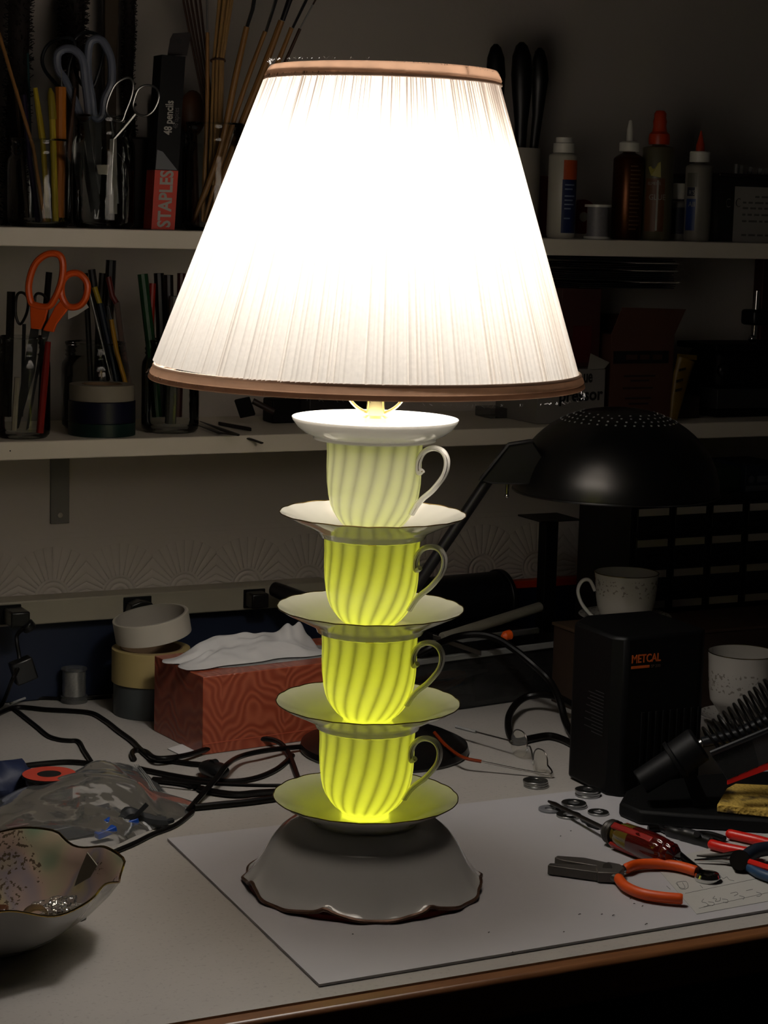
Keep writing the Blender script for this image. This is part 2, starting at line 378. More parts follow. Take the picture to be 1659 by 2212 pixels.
for ci, (yb, yt) in enumerate(CUPS):
    zb, zt = lz(yb), lz(yt); k_ = kz((zb+zt)/2); h_ = zt-zb; s_ = h_/188
    P_ = [(48, 0), (53, 1), (55, 5), (62, 10), (70, 17), (79, 28), (87, 41), (93, 55), (98, 75), (101, 100), (102, 130), (102, 160), (103.5, 183), (105, 188)]
    def tw(r, h): return NS/2*0+(h/s_)/188
    def cph(t, h): q_ = h/188.0; return abs(math.sin(9*t+3.2*(1-q_)**2-1.2*q_))
    def rf(t, i, r, h):
        a = min(1, max(0, (P_[i][1]-6)/20))*(1 if P_[i][1] < 150 else max(0, (188-P_[i][1])/38))
        return r*(1+.013*a*(cph(t, P_[i][1])-.6)), h
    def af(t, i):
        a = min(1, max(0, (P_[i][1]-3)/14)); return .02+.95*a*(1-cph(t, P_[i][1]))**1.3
    PP = []
    for i in range(len(P_)-1):
        for q_ in range(3): PP.append((P_[i][0]+(P_[i+1][0]-P_[i][0])*q_/3, P_[i][1]+(P_[i+1][1]-P_[i][1])*q_/3))
    PP.append(P_[-1]); P_ = PP
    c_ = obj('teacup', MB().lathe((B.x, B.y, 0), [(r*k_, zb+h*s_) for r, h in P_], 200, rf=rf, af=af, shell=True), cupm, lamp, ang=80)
    # handle: flat ribbon with a scroll, traced in the upright plane through the axis
    hp = [(113, 134), (106, 129), (103, 138), (104, 152), (112, 168), (124, 178), (141, 182), (158, 177), (168, 163), (169, 145), (163, 127), (151, 110), (136, 93), (118, 78), (105, 64), (97, 52), (91, 42)]
    hp = [B+hdir*(x*k_)+V3((0, 0, 1))*(zb+y*s_) for x, y in hp]
    sp = smooth(hp, 6); nrm = hdir.cross(V3((0, 0, 1)))
    hd = obj('handle', MB().tube(sp, [.0024]*len(sp), 12, flat=(1.7, 1.0), up=nrm), porcelain, c_)
    g_ = [p-FH*.0033 for p in sp]
    obj('handle_gilding', MB().tube(g_, .0004, 5), gold, c_)
    LEDP.append(V3((B.x, B.y, zb+h_*.34)))
# centre rod, socket, harp
ztop = lz(902)
P0 = Q(793.5, 800, B); P1 = Q(828, 170, B); AX = (P1-P0).normalized()
shR = AX
obj('centre_rod', MB().cyl((B.x, B.y, lz(1776)), (B.x, B.y, lz(885)), .0035), brass, lamp)
sb = V3((B.x, B.y, lz(912)))
so = obj('socket', MB().lathe(sb, [(.011, 0), (.011, .004), (.0075, .006), (.0075, .02), (.012, .024), (.0145, .034), (.0145, .06), (0, .06)], 32), brass, lamp)
hp = [sb+V3((0, 0, .012))]
PB = P0+(P1-P0)*.53
for sgn in (-1, 1):
    u_ = R0*sgn
    pts = [sb+V3((0, 0, .008)), sb+u_*.012+V3((0, 0, .010)), sb+u_*.024+V3((0, 0, .022)), sb+u_*.045+V3((0, 0, .06)), sb+u_*.05+V3((0, 0, .12)), sb+u_*.032+V3((0, 0, .20)), P1+(sb-P1)*0+u_*.004-AX*.004]
    obj('harp', MB().tube(smooth(pts), .0018, 8, flat=(1.6, .8)), brass, lamp)
bulbm, N, L, b = node_mat('hot_bulb_glass'); b.inputs['Base Color'].default_value = (.8, .8, .78, 1)
nzb = N.new('ShaderNodeTexNoise'); nzb.inputs['Scale'].default_value = 3
crb = N.new('ShaderNodeValToRGB'); L.new(nzb.outputs[0], crb.inputs[0]); crb.color_ramp.elements[0].color = (1, .84, .66, 1); crb.color_ramp.elements[1].color = (1, .88, .72, 1)
L.new(crb.outputs[0], b.inputs['Emission Color']); b.inputs['Emission Strength'].default_value = 0
# shade: pleated cloth frustum
rb, rt = 458*mpp(P0), 249*mpp(P1); LS = (P1-P0).length
shm, N, L, b = node_mat('pleated_shade_cloth')
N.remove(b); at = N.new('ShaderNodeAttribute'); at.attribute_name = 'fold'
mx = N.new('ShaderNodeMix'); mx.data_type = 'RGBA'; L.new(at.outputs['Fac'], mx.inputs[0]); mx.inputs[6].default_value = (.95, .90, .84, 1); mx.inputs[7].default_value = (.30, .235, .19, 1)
tc = N.new('ShaderNodeTexCoord'); nzz = N.new('ShaderNodeTexNoise'); nzz.inputs['Scale'].default_value = 300; L.new(tc.outputs['Object'], nzz.inputs[0])
mr = N.new('ShaderNodeMapRange'); mr.inputs[3].default_value = .9; mr.inputs[4].default_value = 1.05; L.new(nzz.outputs[0], mr.inputs[0])
mm = N.new('ShaderNodeMix'); mm.data_type = 'RGBA'; mm.blend_type = 'MULTIPLY'; mm.inputs[0].default_value = 1; L.new(mx.outputs[2], mm.inputs[6]); L.new(mr.outputs[0], mm.inputs[7])
d_ = N.new('ShaderNodeBsdfDiffuse'); t_ = N.new('ShaderNodeBsdfTranslucent'); L.new(mm.outputs[2], d_.inputs[0]); L.new(mm.outputs[2], t_.inputs[0])
ms = N.new('ShaderNodeMixShader'); ms.inputs[0].default_value = .25; L.new(d_.outputs[0], ms.inputs[1]); L.new(t_.outputs[0], ms.inputs[2]); L.new(ms.outputs[0], N['Material Output'].inputs[0])
folds = []; t = 0
rs_ = random.Random(3)
while t < 2*PI: folds.append((t, rs_.random())); t += rs_.uniform(.012, .035)
NSG = 1400; FA = [0]*NSG; FR = [0]*NSG
for j in range(NSG):
    a = 2*PI*j/NSG; i = max(q_ for q_ in range(len(folds)) if folds[q_][0] <= a)
    a0 = folds[i][0]; a1 = folds[i+1][0] if i+1 < len(folds) else 2*PI; f_ = (a-a0)/(a1-a0); rd = folds[i][1]
    FR[j] = (1-f_)*.0014*(.5+rd)
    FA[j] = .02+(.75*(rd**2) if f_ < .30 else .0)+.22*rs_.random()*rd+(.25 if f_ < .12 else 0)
mb = MB(); uA, wA, dA = frame(AX)
NR = 14; vs = []; fs = []; av = []
for i in range(NR+1):
    h = i/NR; r = rb+(rt-rb)*h
    for j in range(NSG):
        a = 2*PI*(j/NSG); sh = int((h-.5)*4*math.sin(a*9)) ; jj = (j+sh) % NSG
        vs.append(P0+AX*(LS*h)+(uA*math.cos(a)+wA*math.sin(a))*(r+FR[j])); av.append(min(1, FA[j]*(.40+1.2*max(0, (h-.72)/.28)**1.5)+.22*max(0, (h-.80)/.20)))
for i in range(NR):
    for j in range(NSG): k = (j+1) % NSG; fs.append((i*NSG+j, i*NSG+k, (i+1)*NSG+k, (i+1)*NSG+j))
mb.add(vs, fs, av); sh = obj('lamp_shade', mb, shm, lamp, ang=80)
rib = mat('tan_ribbon', (.68, .54, .44), .75, trans=.42, var=.15, scale=60); ribl = mat('tan_ribbon_edge', (.66, .54, .45), .8, trans=.35)
LV = (rb-rt)/LS
def ring(h0, h1, off, m_, name):
    pr_ = [(rb-LV*h0+off*.4, h0), (rb-LV*h0+off, h0+(h1-h0)*.2), (rb-LV*(h0+h1)/2+off*1.2, (h0+h1)/2), (rb-LV*h1+off, h0+(h1-h0)*.85), (rb-LV*h1+off*.4, h1)]
    obj(name, MB().lathe(P0, pr_, 160, AX, shell=True), m_, sh, solid=.0006)
ring(-.0050, .0012, .0016, rib, 'bottom_ribbon'); ring(-.0088, -.0048, .0014, mat('tan_ribbon_dark', (.46, .33, .25), .8, trans=.3, var=.15, scale=60), 'bottom_ribbon_band'); ring(.0008, .0030, .0015, ribl, 'bottom_ribbon_edge')
ring(LS-.002, LS+.0072, .0018, rib, 'top_ribbon'); ring(LS-.0042, LS-.0018, .0018, ribl, 'top_ribbon_edge')
fr = MB()
for hh in (-.0085, LS+.007):
    rr_ = rb-LV*hh
    for j in range(170):
        a = rs_.uniform(0, 2*PI); p = P0+AX*hh+(uA*math.cos(a)+wA*math.sin(a))*(rr_+.002); l_ = rs_.uniform(.001, .0028)*(1 if hh > 0 else -1)
        fr.tube([p, p+AX*l_*.5+uA*rs_.uniform(-.001, .001), p+AX*l_+uA*rs_.uniform(-.002, .002)+wA*rs_.uniform(-.002, .002)], .00013, 3)
obj('frayed_threads', fr, paper, sh, kind='stuff')
spd = MB()
for j in range(3):
    a = 2*PI*j/3+.3; spd.tube([P1-AX*.004, P1+(uA*math.cos(a)+wA*math.sin(a))*(rt-.001)], .0012, 6)
spd.tube([P1-AX*.004+V3((0, 0, -.001)), P1+AX*.010], .005, 12)
obj('shade_spider', spd, brass, sh)
# lights the lamp really has: the bulb and a small lime LED in every cup
def light(name, loc, power, rad, col):
    l = bpy.data.lights.new(name, 'POINT'); l.energy = power; l.shadow_soft_size = rad; l.color = col
    o = bpy.data.objects.new(name, l); COL.objects.link(o); o.location = loc; return o
BULB_W = 5.7; LED_W = .105
light('bulb_light', PB, BULB_W, .045, (1, .962, .915))
for i, p in enumerate(LEDP): light('cup_light', p, LED_W*(1.08, 1.05, .92, .42)[i], .012, (.82, .83, .04))
wd = bpy.data.worlds.new('world'); SC.world = wd; wd.use_nodes = True; wd.node_tree.nodes['Background'].inputs[0].default_value = (.9, .8, .7, 1); wd.node_tree.nodes['Background'].inputs[1].default_value = .004
# ================================================================== helpers for the clutter
def one(name, mb, m_, label, cat, group=None, **k): return obj(name, mb, m_, None, label=label, cat=cat, group=group, **k)
def pl(P, prof, n=40, mb=None, **k):
    """lathe about the upright through P; profile in (radius px, image row)"""
    s_ = mpp(P); return (mb or MB()).lathe((P.x, P.y, 0), [(r*s_, zat(P, y) if y is not None else P.z) for r, y in prof], n, **k)
def at_shelf(x, Y, z): p = W(x, 500, Y); p.z = z; return p
def desk_line(pts, z=.003): return [G(x, y, z) for x, y in pts]
# ------------------------------------------------------------------ foam board and desk marks
x0, x1, y0, y1 = .602, 1.32, 1.284, 1.650
pa = G(357, 1813)
board = root('mounting_board', (.9, 1.45, .0003), 'large white mounting board lying under the teacup lamp and the orange pliers', 'board')
obj('sheet', MB().prism([V3((.6165, 1.652, .0003)), V3((.5995, 1.2815, .0003)), V3((1.34, 1.288, .0003)), V3((1.34, 1.640, .0003))], (0, 0, .0022)), [mat('board_white', (.42, .41, .425), .6, var=.02)], board)
pen = MB(); zt_ = .00262
note = one('note_paper', MB().prism([G(1505, 1975, .0026), G(1410, 1865, .0026), G(1659, 1800, .0026), G(1780, 1925, .0026)], (0, 0, .0003)), mat('note_cream', (.42, .41, .38), .7), 'cream note sheet with faint pencil writing at the right edge of the board', 'note')
zt_ = .0030
def stroke(mb, pts, r=.00022): mb.tube([G(x, y, zt_) for x, y in smooth([(a, b_, 0) for a, b_ in pts], 3) and [(p.x, p.y) for p in smooth([(a, b_, 0) for a, b_ in pts], 3)]], r, 4)
pen = MB()
for pts in ([(1520, 1942), (1516, 1948), (1526, 1951), (1530, 1956), (1520, 1959)], [(1544, 1936), (1540, 1941), (1548, 1942), (1545, 1947), (1555, 1946), (1556, 1939)], [(1578, 1930), (1590, 1927), (1594, 1931), (1586, 1935)], [(1612, 1924), (1626, 1921)],
            [(1530, 1948), (1542, 1950), (1540, 1956), (1528, 1955)], [(1560, 1942), (1572, 1944), (1571, 1950), (1562, 1949)], [(1597, 1935), (1608, 1938), (1605, 1943)], [(1634, 1927), (1645, 1931), (1641, 1936), (1634, 1936)],
            [(1460, 1908), (1470, 1918), (1480, 1918), (1474, 1906)], [(1462, 1906), (1482, 1904), (1486, 1918), (1470, 1920), (1462, 1906)], [(1440, 1914), (1448, 1921)], [(1512, 1912), (1518, 1918)], [(1555, 1890), (1562, 1898), (1570, 1894), (1575, 1900), (1586, 1903)]): stroke(pen, pts)
obj('pencil_writing', pen, greymark, note)
ru = MB()
for (a, b_, c, d) in ((1480, 1930, 1659, 1893), (1510, 1962, 1659, 1928)): stroke(ru, [(a, b_), (c, d)], .00016)
obj('ruled_line', ru, greymark, note)
cr_ = random.Random(5)
for i, (x, y, l_) in enumerate(((1252, 1975, 6), (1325, 1977, 6), (1396, 1996, 8), (1056, 2014, 5), (1107, 2057, 4), (1362, 1941, 5), (1370, 1952, 4), (1218, 2013, 3), (1388, 1957, 5), (1300, 1975, 4), (1211, 1806, 3), (762, 2018, 3), (1233, 1795, 3))):
    a = cr_.uniform(-.6, .6); p = G(x, y, .0032 if y < 2040 else .0032); d = V3((math.cos(a), math.sin(a), 0))*(l_*.0002)
    one('wire_clipping', MB().tube([p-d, p+d*.2+V3((0, 0, .0003)), p+d], .00035, 5), darksteel, 'tiny dark wire clipping lying loose on the white board', 'clipping', 'wire clippings scattered on the white board')

# ------------------------------------------------------------------ left end of the desk
def cord(name, pts, r, label, z=None, m_=None, k=6, cat='cord', zs=None, **kw):
    P_ = [G(x, y, (zs[i] if zs else (z if z else r*1.05))) for i, (x, y) in enumerate(pts)]
    mb = MB(); sp_ = smooth(P_, k)
    if kw.get('twin'):
        mb.tube(sp_, [r]*len(sp_), 12, flat=(1.7, .9), up=V3((0, 0, 1)).cross(V3((1, .3, 0))))
    else: mb.tube(sp_, [r]*len(sp_), 10)
    return one(name, mb, m_ or cordm, label, cat)
cord('extension_cord', [(-10, 1545), (35, 1528), (100, 1533), (190, 1539), (225, 1555), (255, 1578), (285, 1600), (305, 1620), (330, 1640), (370, 1644), (415, 1650), (440, 1652)], .0028, 'black flex running past the red tissue box to the inline switch')
cord('extension_cord', [(30, 1530), (55, 1550), (80, 1570), (105, 1590), (130, 1598), (150, 1600), (170, 1602), (182, 1622), (197, 1645)], .0024, 'dark brown flex kinked towards the clear plastic bag')
cord('extension_cord', [(290, 1640), (285, 1628), (293, 1620), (315, 1624), (340, 1638), (400, 1632), (460, 1614), (530, 1598), (582, 1597), (610, 1609), (627, 1635), (645, 1685)], .0028, 'black flex looping in front of the red tissue box', zs=[.003, .003, .003, .003, .0085, .007, .006, .008, .009, .008, .004, .003])
cord('extension_cord', [(405, 1752), (440, 1712), (468, 1680), (490, 1652), (520, 1634), (570, 1622), (640, 1614), (720, 1610)], .0028, 'black flex crossing over the inline switch toward the lamp', zs=[.003, .009, .016, .022, .012, .0115, .006, .004])
cord('extension_cord', [(300, 1660), (345, 1670), (420, 1683), (500, 1688), (555, 1680), (600, 1660), (632, 1632)], .0028, 'black flex curving up to meet the looped cord', zs=[.003, .003, .003, .003, .003, .003, .003])
cord('extension_cord', [(330, 1684), (400, 1692), (450, 1708), (510, 1716), (560, 1712), (640, 1708)], .0032, 'thick black flex lying behind the bottom saucer', twin=1)
cord('extension_cord', [(420, 1744), (480, 1738), (540, 1732), (600, 1724), (660, 1716)], .0034, 'thick black flex nearest the front on the left')
cord('extension_cord', [(350, 1682), (420, 1690), (500, 1695), (600, 1697), (690, 1694)], .0018, 'thin black flex between the two thick ones', z=.0095)
cord('extension_cord', [(-10, 1665), (30, 1657), (90, 1650), (150, 1646), (200, 1650)], .0028, 'black flex behind the red topped solder spool')
cord('extension_cord', [(416, 1754), (380, 1782), (330, 1802), (290, 1822), (240, 1843)], .0024, 'brown black flex creeping out in front of the clear bag')
sw = G(462, 1662, .009)
q = MB(); dsw = (G(497, 1672, 0)-G(432, 1650, 0)).normalized(); nsw = V3((-dsw.y, dsw.x, 0))
q.tube([sw-dsw*.017, sw-dsw*.015, sw-dsw*.009, sw+dsw*.009, sw+dsw*.015, sw+dsw*.017], [.003, .0075, .0105, .0105, .0075, .003], 20, flat=(1.1, .8), up=nsw)
isw = root('inline_switch', (sw.x, sw.y, .0), 'rounded black inline cord switch on the cords left of the lamp', 'switch')
obj('housing', q, blk, isw); obj('thumb_wheel', MB().cyl(sw+V3((0, 0, .004))-nsw*.003, sw+V3((0, 0, .004))+nsw*.003, .0065, None, 20), blkm, isw)
cord('connecting_cable', [(20, 1512), (90, 1508), (170, 1510), (240, 1504)], .0022, 'black wire along the foot of the navy board')
one('cable_tip', MB().cyl(G(22, 1520, .006), G(54, 1508, .006), .0014), clear('clear_tip', haze=.4), 'short clear plastic tip beside the cords at the left edge', 'tip')
# plugs in the rail
pg = root('power_plug', W(28, 1340, 2.165), 'black plug in the leftmost rail outlet with its cable hanging down', 'plug')
a = W(28, 1328, 2.1775)
obj('body', MB().obox(a+V3((0, -.016, 0)), (.011, 0, 0), (0, .016, 0), (0, 0, .009)).cyl(a+V3((.006, -.03, -.004)), a+V3((.012, -.03, -.012)), .008), blk, pg, bevel=.002)
obj('cable', MB().tube(smooth([a+V3((.006, -.03, -.01)), W(36, 1375, 2.13), W(42, 1430, 2.12), W(26, 1470, 2.10), G(5, 1520, .003), G(-20, 1545, .003)]), .0024, 8), cordm, pg)
a = W(60, 1440, 2.12)
one('cable_connector', MB().obox(W(50, 1448, 2.116), (.012, 0, .004), (0, .008, 0), (-.004, 0, .0125)), blk, 'black connector block hanging on the cable by the navy board', 'connector', bevel=.002)
pg = root('power_plug', W(296, 1310, 2.165), 'black angled plug in the rail outlet behind the white tape roll', 'plug')
a = W(300, 1306, 2.1775)
obj('body', MB().prism([a+V3((x, -.02, z)) for x, z in ((-.018, -.012), (-.016, .004), (-.004, .008), (.009, .005), (.018, -.004), (.018, -.012))], (0, .02, 0)), blk, pg, bevel=.0015)
pg = root('power_plug', W(610, 1290, 2.165), 'black plug at the rail outlet next to the lamp cups', 'plug')
a = W(548, 1292, 2.1775)
obj('body', MB().obox(a+V3((0, -.011, 0)), (.011, 0, 0), (0, .011, 0), (0, 0, .009)), blk, pg, bevel=.002)
a = W(592, 1272, 2.15); b_ = W(660, 1300, 2.10)
one('black_adapter', MB().cyl(a, b_, .009, .011, 16).cyl(b_, b_+(b_-a)*.3, .012, None, 16), blk, 'black cylindrical adapter sticking out by the rail beside the cups', 'adapter', bevel=.001)
cord('extension_cord', [(495, 1400), (520, 1385), (560, 1382), (600, 1388), (640, 1395), (700, 1410)], .003, 'black cable bunched behind the tissue', zs=[.07, .078, .08, .078, .07, .06])
cord('extension_cord', [(470, 1420), (530, 1395), (580, 1398), (630, 1410), (700, 1425)], .003, 'second black cable bunched behind the tissue', zs=[.055, .068, .068, .062, .05])
# thread spool, clear
P = W(160, 1505, 2.18); P.z = 0
sp = root('wire_spool', P, 'small clear spool of silvery wire standing against the navy board', 'spool')
obj('flange', pl(P, [(29, None), (29, 1502), (12, 1501)], 32), clearp, sp)
obj('flange', MB().lathe((P.x, P.y, 0), [(r*mpp(P), zat(P, y)) for r, y in ((12, 1447), (28, 1446), (28, 1443), (11, 1443))], 32), clearp, sp)
obj('wire', pl(P, [(25, 1501), (25.5, 1485), (25, 1470), (25.5, 1460), (25, 1447)], 32), mat('silver_wire', 'a8a8a4', .3, .8, var=.3, scale=400), sp)
# tape rolls on the desk
P = G(325, 1538); s_ = mpp(P)
def roll(name, P, R_, r_, z0_, z1_, m_o, m_c, label, cat='tape roll', group=None, axis=(0, 0, 1), loose=0):
    t_ = root(name, (P.x, P.y, z0_), label, cat, group); H_ = z1_-z0_; o_ = V3((P.x, P.y, z0_))
    ax = V3(axis).normalized()
    obj('tape', MB().lathe(o_, [(r_+.0015, 0), (R_, 0), (R_, H_), (r_+.0015, H_), (r_+.0015, 0)], 64, ax, shell=True), m_o, t_, bevel=.0004)
    obj('cardboard_core', MB().lathe(o_, [(r_, -.0002), (r_+.0016, -.0002), (r_+.0016, H_+.0002), (r_, H_+.0002), (r_, -.0002)], 64, ax, shell=True), m_c, t_)
    return t_
corem = mat('tape_core', '7a6248', .8)
zg = zat(P, 1470); zy_ = zat(P, 1398)
roll('tape_roll', P, 80*s_, 62*s_, .0003, zg, mat('grey_tape', '3c4040', .5), corem, 'dark grey tape roll at the bottom of the stack beside the tissue box')
roll('tape_roll', P, 84*s_, 64*s_, zg+.0006, zy_, mat('masking_tape', '9c8a58', .6), corem, 'yellowish masking tape roll in the middle of the desk stack')
ax_ = (V3((0, 0, 1))-FH*.10-R0*.16).normalized(); P2 = P+R0*.003
roll('tape_roll', V3((P2.x, P2.y, 0)), 82*s_, 74*s_, zy_+.0135, zy_+.0135+.0245, mat('white_tape', 'b4aea0', .55), mat('pale_core', '9c968c', .6), 'tilted white tape roll with a wide hollow core on top of the desk stack', axis=ax_)
# tissue box
a, b_ = G(437, 1632), G(322, 1580)
dx = (G(700, 1595)-a); dx.normalize(); dy = V3((-dx.y, dx.x, 0)); Lx, Ly = .215, (b_-a).length
zt = zat(a, 1463)
tb = root('tissue_box', (a.x+.1, a.y+.05, 0), 'red patterned cardboard tissue box left of the teacup lamp', 'tissue box')
tism, N, L, b = node_mat('red_feather_print')
tc = N.new('ShaderNodeTexCoord'); mpn = N.new('ShaderNodeMapping'); mpn.inputs['Scale'].default_value = (1, 1, 1); L.new(tc.outputs['Object'], mpn.inputs[0])
nz = N.new('ShaderNodeTexNoise'); nz.inputs['Scale'].default_value = 26; nz.inputs['Detail'].default_value = 1; L.new(mpn.outputs[0], nz.inputs[0])
sx = N.new('ShaderNodeSeparateXYZ'); L.new(tc.outputs['Object'], sx.inputs[0])
cell = fmath(N, L, 'ABSOLUTE', fmath(N, L, 'SUBTRACT', fmath(N, L, 'FRACT', fmath(N, L, 'MULTIPLY', fmath(N, L, 'ADD', sx.outputs[0], 1.0), 13)), .5))
ph = fmath(N, L, 'ADD', fmath(N, L, 'MULTIPLY', sx.outputs[2], 210), fmath(N, L, 'ADD', fmath(N, L, 'MULTIPLY', fmath(N, L, 'POWER', cell, 1.6), 26), fmath(N, L, 'MULTIPLY', nz.outputs[0], 17)))
wv = fmath(N, L, 'POWER', fmath(N, L, 'ABSOLUTE', fmath(N, L, 'SINE', ph)), 2.5)
mx = N.new('ShaderNodeMix'); mx.data_type = 'RGBA'; L.new(wv, mx.inputs[0]); mx.inputs[6].default_value = (.22, .040, .018, 1); mx.inputs[7].default_value = (.31, .075, .036, 1)
L.new(mx.outputs[2], b.inputs['Base Color']); b.inputs['Roughness'].default_value = .32
bp = N.new('ShaderNodeBump'); bp.inputs['Strength'].default_value = .5; bp.inputs['Distance'].default_value = .0006; L.new(wv, bp.inputs['Height']); L.new(bp.outputs[0], b.inputs['Normal'])
cc = a+dx*Lx/2+dy*Ly/2
obj('carton', MB().obox(cc+V3((0, 0, zt/2+.0002)), dx*Lx/2, dy*Ly/2, (0, 0, zt/2)), tism, tb, bevel=.0008)
def tp(u, v, z=0): return a+dx*(u*Lx)+dy*(v*Ly)+V3((0, 0, zt+.0004+z))
ov = [tp(.5+.40*math.copysign(abs(math.cos(t))**.5, math.cos(t)), .5+.30*math.copysign(abs(math.sin(t))**.6, math.sin(t))) for t in [2*PI*i/40 for i in range(40)]]
obj('opening_film', MB().prism(ov, (0, 0, .0003)), mat('opening_film', '8c8a88', .15, var=.2), tb)
obj('fold_line', MB().obox(a+dx*Lx/2-dy*.0002+V3((0, 0, .012)), dx*Lx/2*.99, dy*.0002, (0, 0, .0004)), mat('fold_light', 'a85038', .4), tb)
vs = []; fs = []; nu, nv = 46, 26
for j in range(nv+1):
    for i in range(nu+1):
        u, v = i/nu, j/nv
        e = min(1, 5*min(u, 1-u))*min(1, 4*min(v, 1-v))
        hgt_ = e*(.016+.014*noise.noise(V3((u*3, v*2, 1)))+.006*noise.noise(V3((u*9, v*7, 3))))+.026*math.exp(-((u-.86)**2+(v-.6)**2)/.010)*(.5+.5*abs(math.sin(u*34)))+.0015
        p = tp(-.02+.84*u+.08*noise.noise(V3((v*3, 2, u))), .26+.50*v+.10*noise.noise(V3((u*4, v*2, 7))), hgt_)
        vs.append(p)
for j in range(nv):
    for i in range(nu): k = j*(nu+1)+i; fs.append((k, k+1, k+nu+2, k+nu+1))
one('tissue', MB().add(vs, fs), mat('tissue_paper', 'c4c2c0', .8, trans=.25, bump=.3, bscale=120), 'crumpled white tissue pulled half out of the red box', 'tissue', solid=.0004, sub=1, ang=180)
one('paper_scrap', MB().prism([G(x, y, .0006) for x, y in ((362, 1618), (400, 1606), (425, 1625), (395, 1634))], (0, 0, .0006)), paper, 'small torn white paper scrap in front of the tissue box', 'scrap')
# solder spool
P = G(106, 1752); P.z = 0; s_ = mpp(P)
ss = root('solder_spool', P, 'spool of solder wire with a red label flange on top, inside the bag', 'spool')
zt_s = zat(P, 1672)
obj('lower_flange', MB().lathe((P.x, P.y, .0008), [(58*s_, 0), (58*s_, .002), (20*s_, .002)], 40), blk, ss)
obj('solder_winding', MB().lathe((P.x, P.y, 0), [((50+.7*(i % 2))*s_, .003+(zt_s-.006)*i/40) for i in range(41)], 40), mat('solder', '6c6a66', .3, .8, var=.3, scale=300), ss)
obj('top_flange', MB().lathe((P.x, P.y, 0), [(22*s_, zt_s-.002), (58*s_, zt_s-.002), (58*s_, zt_s), (22*s_, zt_s)], 48), blk, ss)
obj('red_label', MB().lathe((P.x, P.y, 0), [(26*s_, zt_s+.0001), (57*s_, zt_s+.0001), (57*s_, zt_s+.0004), (26*s_, zt_s+.0004), (26*s_, zt_s+.0001)], 48, shell=True), mat('spool_red', 'b03c2c', .45), ss)
obj('hub_hole', MB().lathe((P.x, P.y, 0), [(25*s_, zt_s+.0001), (25*s_, zt_s+.0003), (0, zt_s+.0003)], 32), ink, ss)
# clear bag with odds and ends
ctr = G(225, 1745); bg = root('zip_bag', (ctr.x, ctr.y, 0), 'clear zip plastic bag of small black, blue and red parts', 'bag')
outl = [(-60, 1760), (40, 1735), (90, 1722), (150, 1700), (205, 1665), (260, 1652), (300, 1664), (335, 1690), (370, 1722), (425, 1738), (405, 1762), (340, 1792), (290, 1812), (235, 1835), (120, 1850), (0, 1850), (-70, 1830)]
OP = smooth([G(x, y, 0) for x, y in outl], 5, closed=True); c0 = G(190, 1752)
vs = [c0.copy()]; n_ = len(OP); RG = 14
for i in range(1, RG+1):
    for j, p in enumerate(OP): vs.append(c0.lerp(p, i/RG))
for p in vs:
    d = 0
for i in range(len(vs)):
    rr2 = 0 if i == 0 else ((i-1)//n_+1)/RG
    p = vs[i]; base = max(0, 1-rr2**2.2)
    px_ = (p.x-c0.x)
    h = base*(.032+.009*noise.noise(p*18)+.003*noise.noise(p*50))+.0022
    if px_ > .05: h *= .75
    fl = max(0, 1-((p-G(112, 1752)).length/.05)**2); h = max(h, fl*(zt_s*.93)) if fl > 0 else h
    vs[i] = V3((p.x, p.y, h))
fs = [(0, 1+j, 1+(j+1) % n_) for j in range(n_)]
for i in range(RG-1):
    for j in range(n_): k = (j+1) % n_; fs.append((1+i*n_+j, 1+(i+1)*n_+j, 1+(i+1)*n_+k, 1+i*n_+k))
obj('film', MB().add(vs, fs), bagm, bg, ang=180, sub=1)
zl = MB()
for o_ in (0, 5, 9):
    zl.tube(smooth([G(290+o_, 1652, .004), G(312+o_, 1680, .010), G(330+o_, 1708, .012), G(352+o_, 1728, .010), G(395+o_, 1740, .006), G(424, 1738+o_*.4, .004)]), .0006, 6)
obj('zip_strip', zl, clear('zip_strip', haze=.25), bg)
br_ = random.Random(11)
def junk(x, y, z, l_, w_, h_, rot, m_, label, cat, tilt=0):
    p = G(x, y, 0)+V3((0, 0, z)); u = V3((math.cos(rot), math.sin(rot), tilt)).normalized(); v = V3((-math.sin(rot), math.cos(rot), 0))
    one(label.split('|')[0], MB().obox(p, u*l_, v*w_, u.cross(v)*h_), m_, label.split('|')[1], cat, bevel=min(w_, h_)*.3)
dkp = mat('dark_parts', '17191c', .5)
one('black_part', MB().tube(smooth([G(240, 1790, .006), G(262, 1772, .010), G(280, 1760, .014), G(310, 1770, .008), G(350, 1776, .006), G(372, 1772, .005)]), [.004, .008, .009, .008, .007, .003], 8, flat=(1, .8)), dkp, 'lumpy black moulded part at the right end of the bag', 'part')
one('black_pin', MB().cyl(G(282, 1774, .010), G(318, 1737, .026), .0022), dkp, 'short black rod poking up inside the bag', 'rod')
one('black_part', MB().sphere(G(205, 1758, .008), .016, (1.3, .6, .5), nz=.5), dkp, 'dark oval part lying mid bag behind the blue bits', 'part')
one('black_strip', MB().obox(G(150, 1790, .008), (.055, .008, .002), (-.001, .011, 0), (0, 0, .006)), dkp, 'long flat black part along the front of the bag', 'part', bevel=.001)
one('black_strip', MB().cyl(G(250, 1668, .010), G(312, 1690, .010), .0035, .002), mat('dim_grey', '3a3c40', .5), 'dark grey tapered strip near the bag zip', 'part')
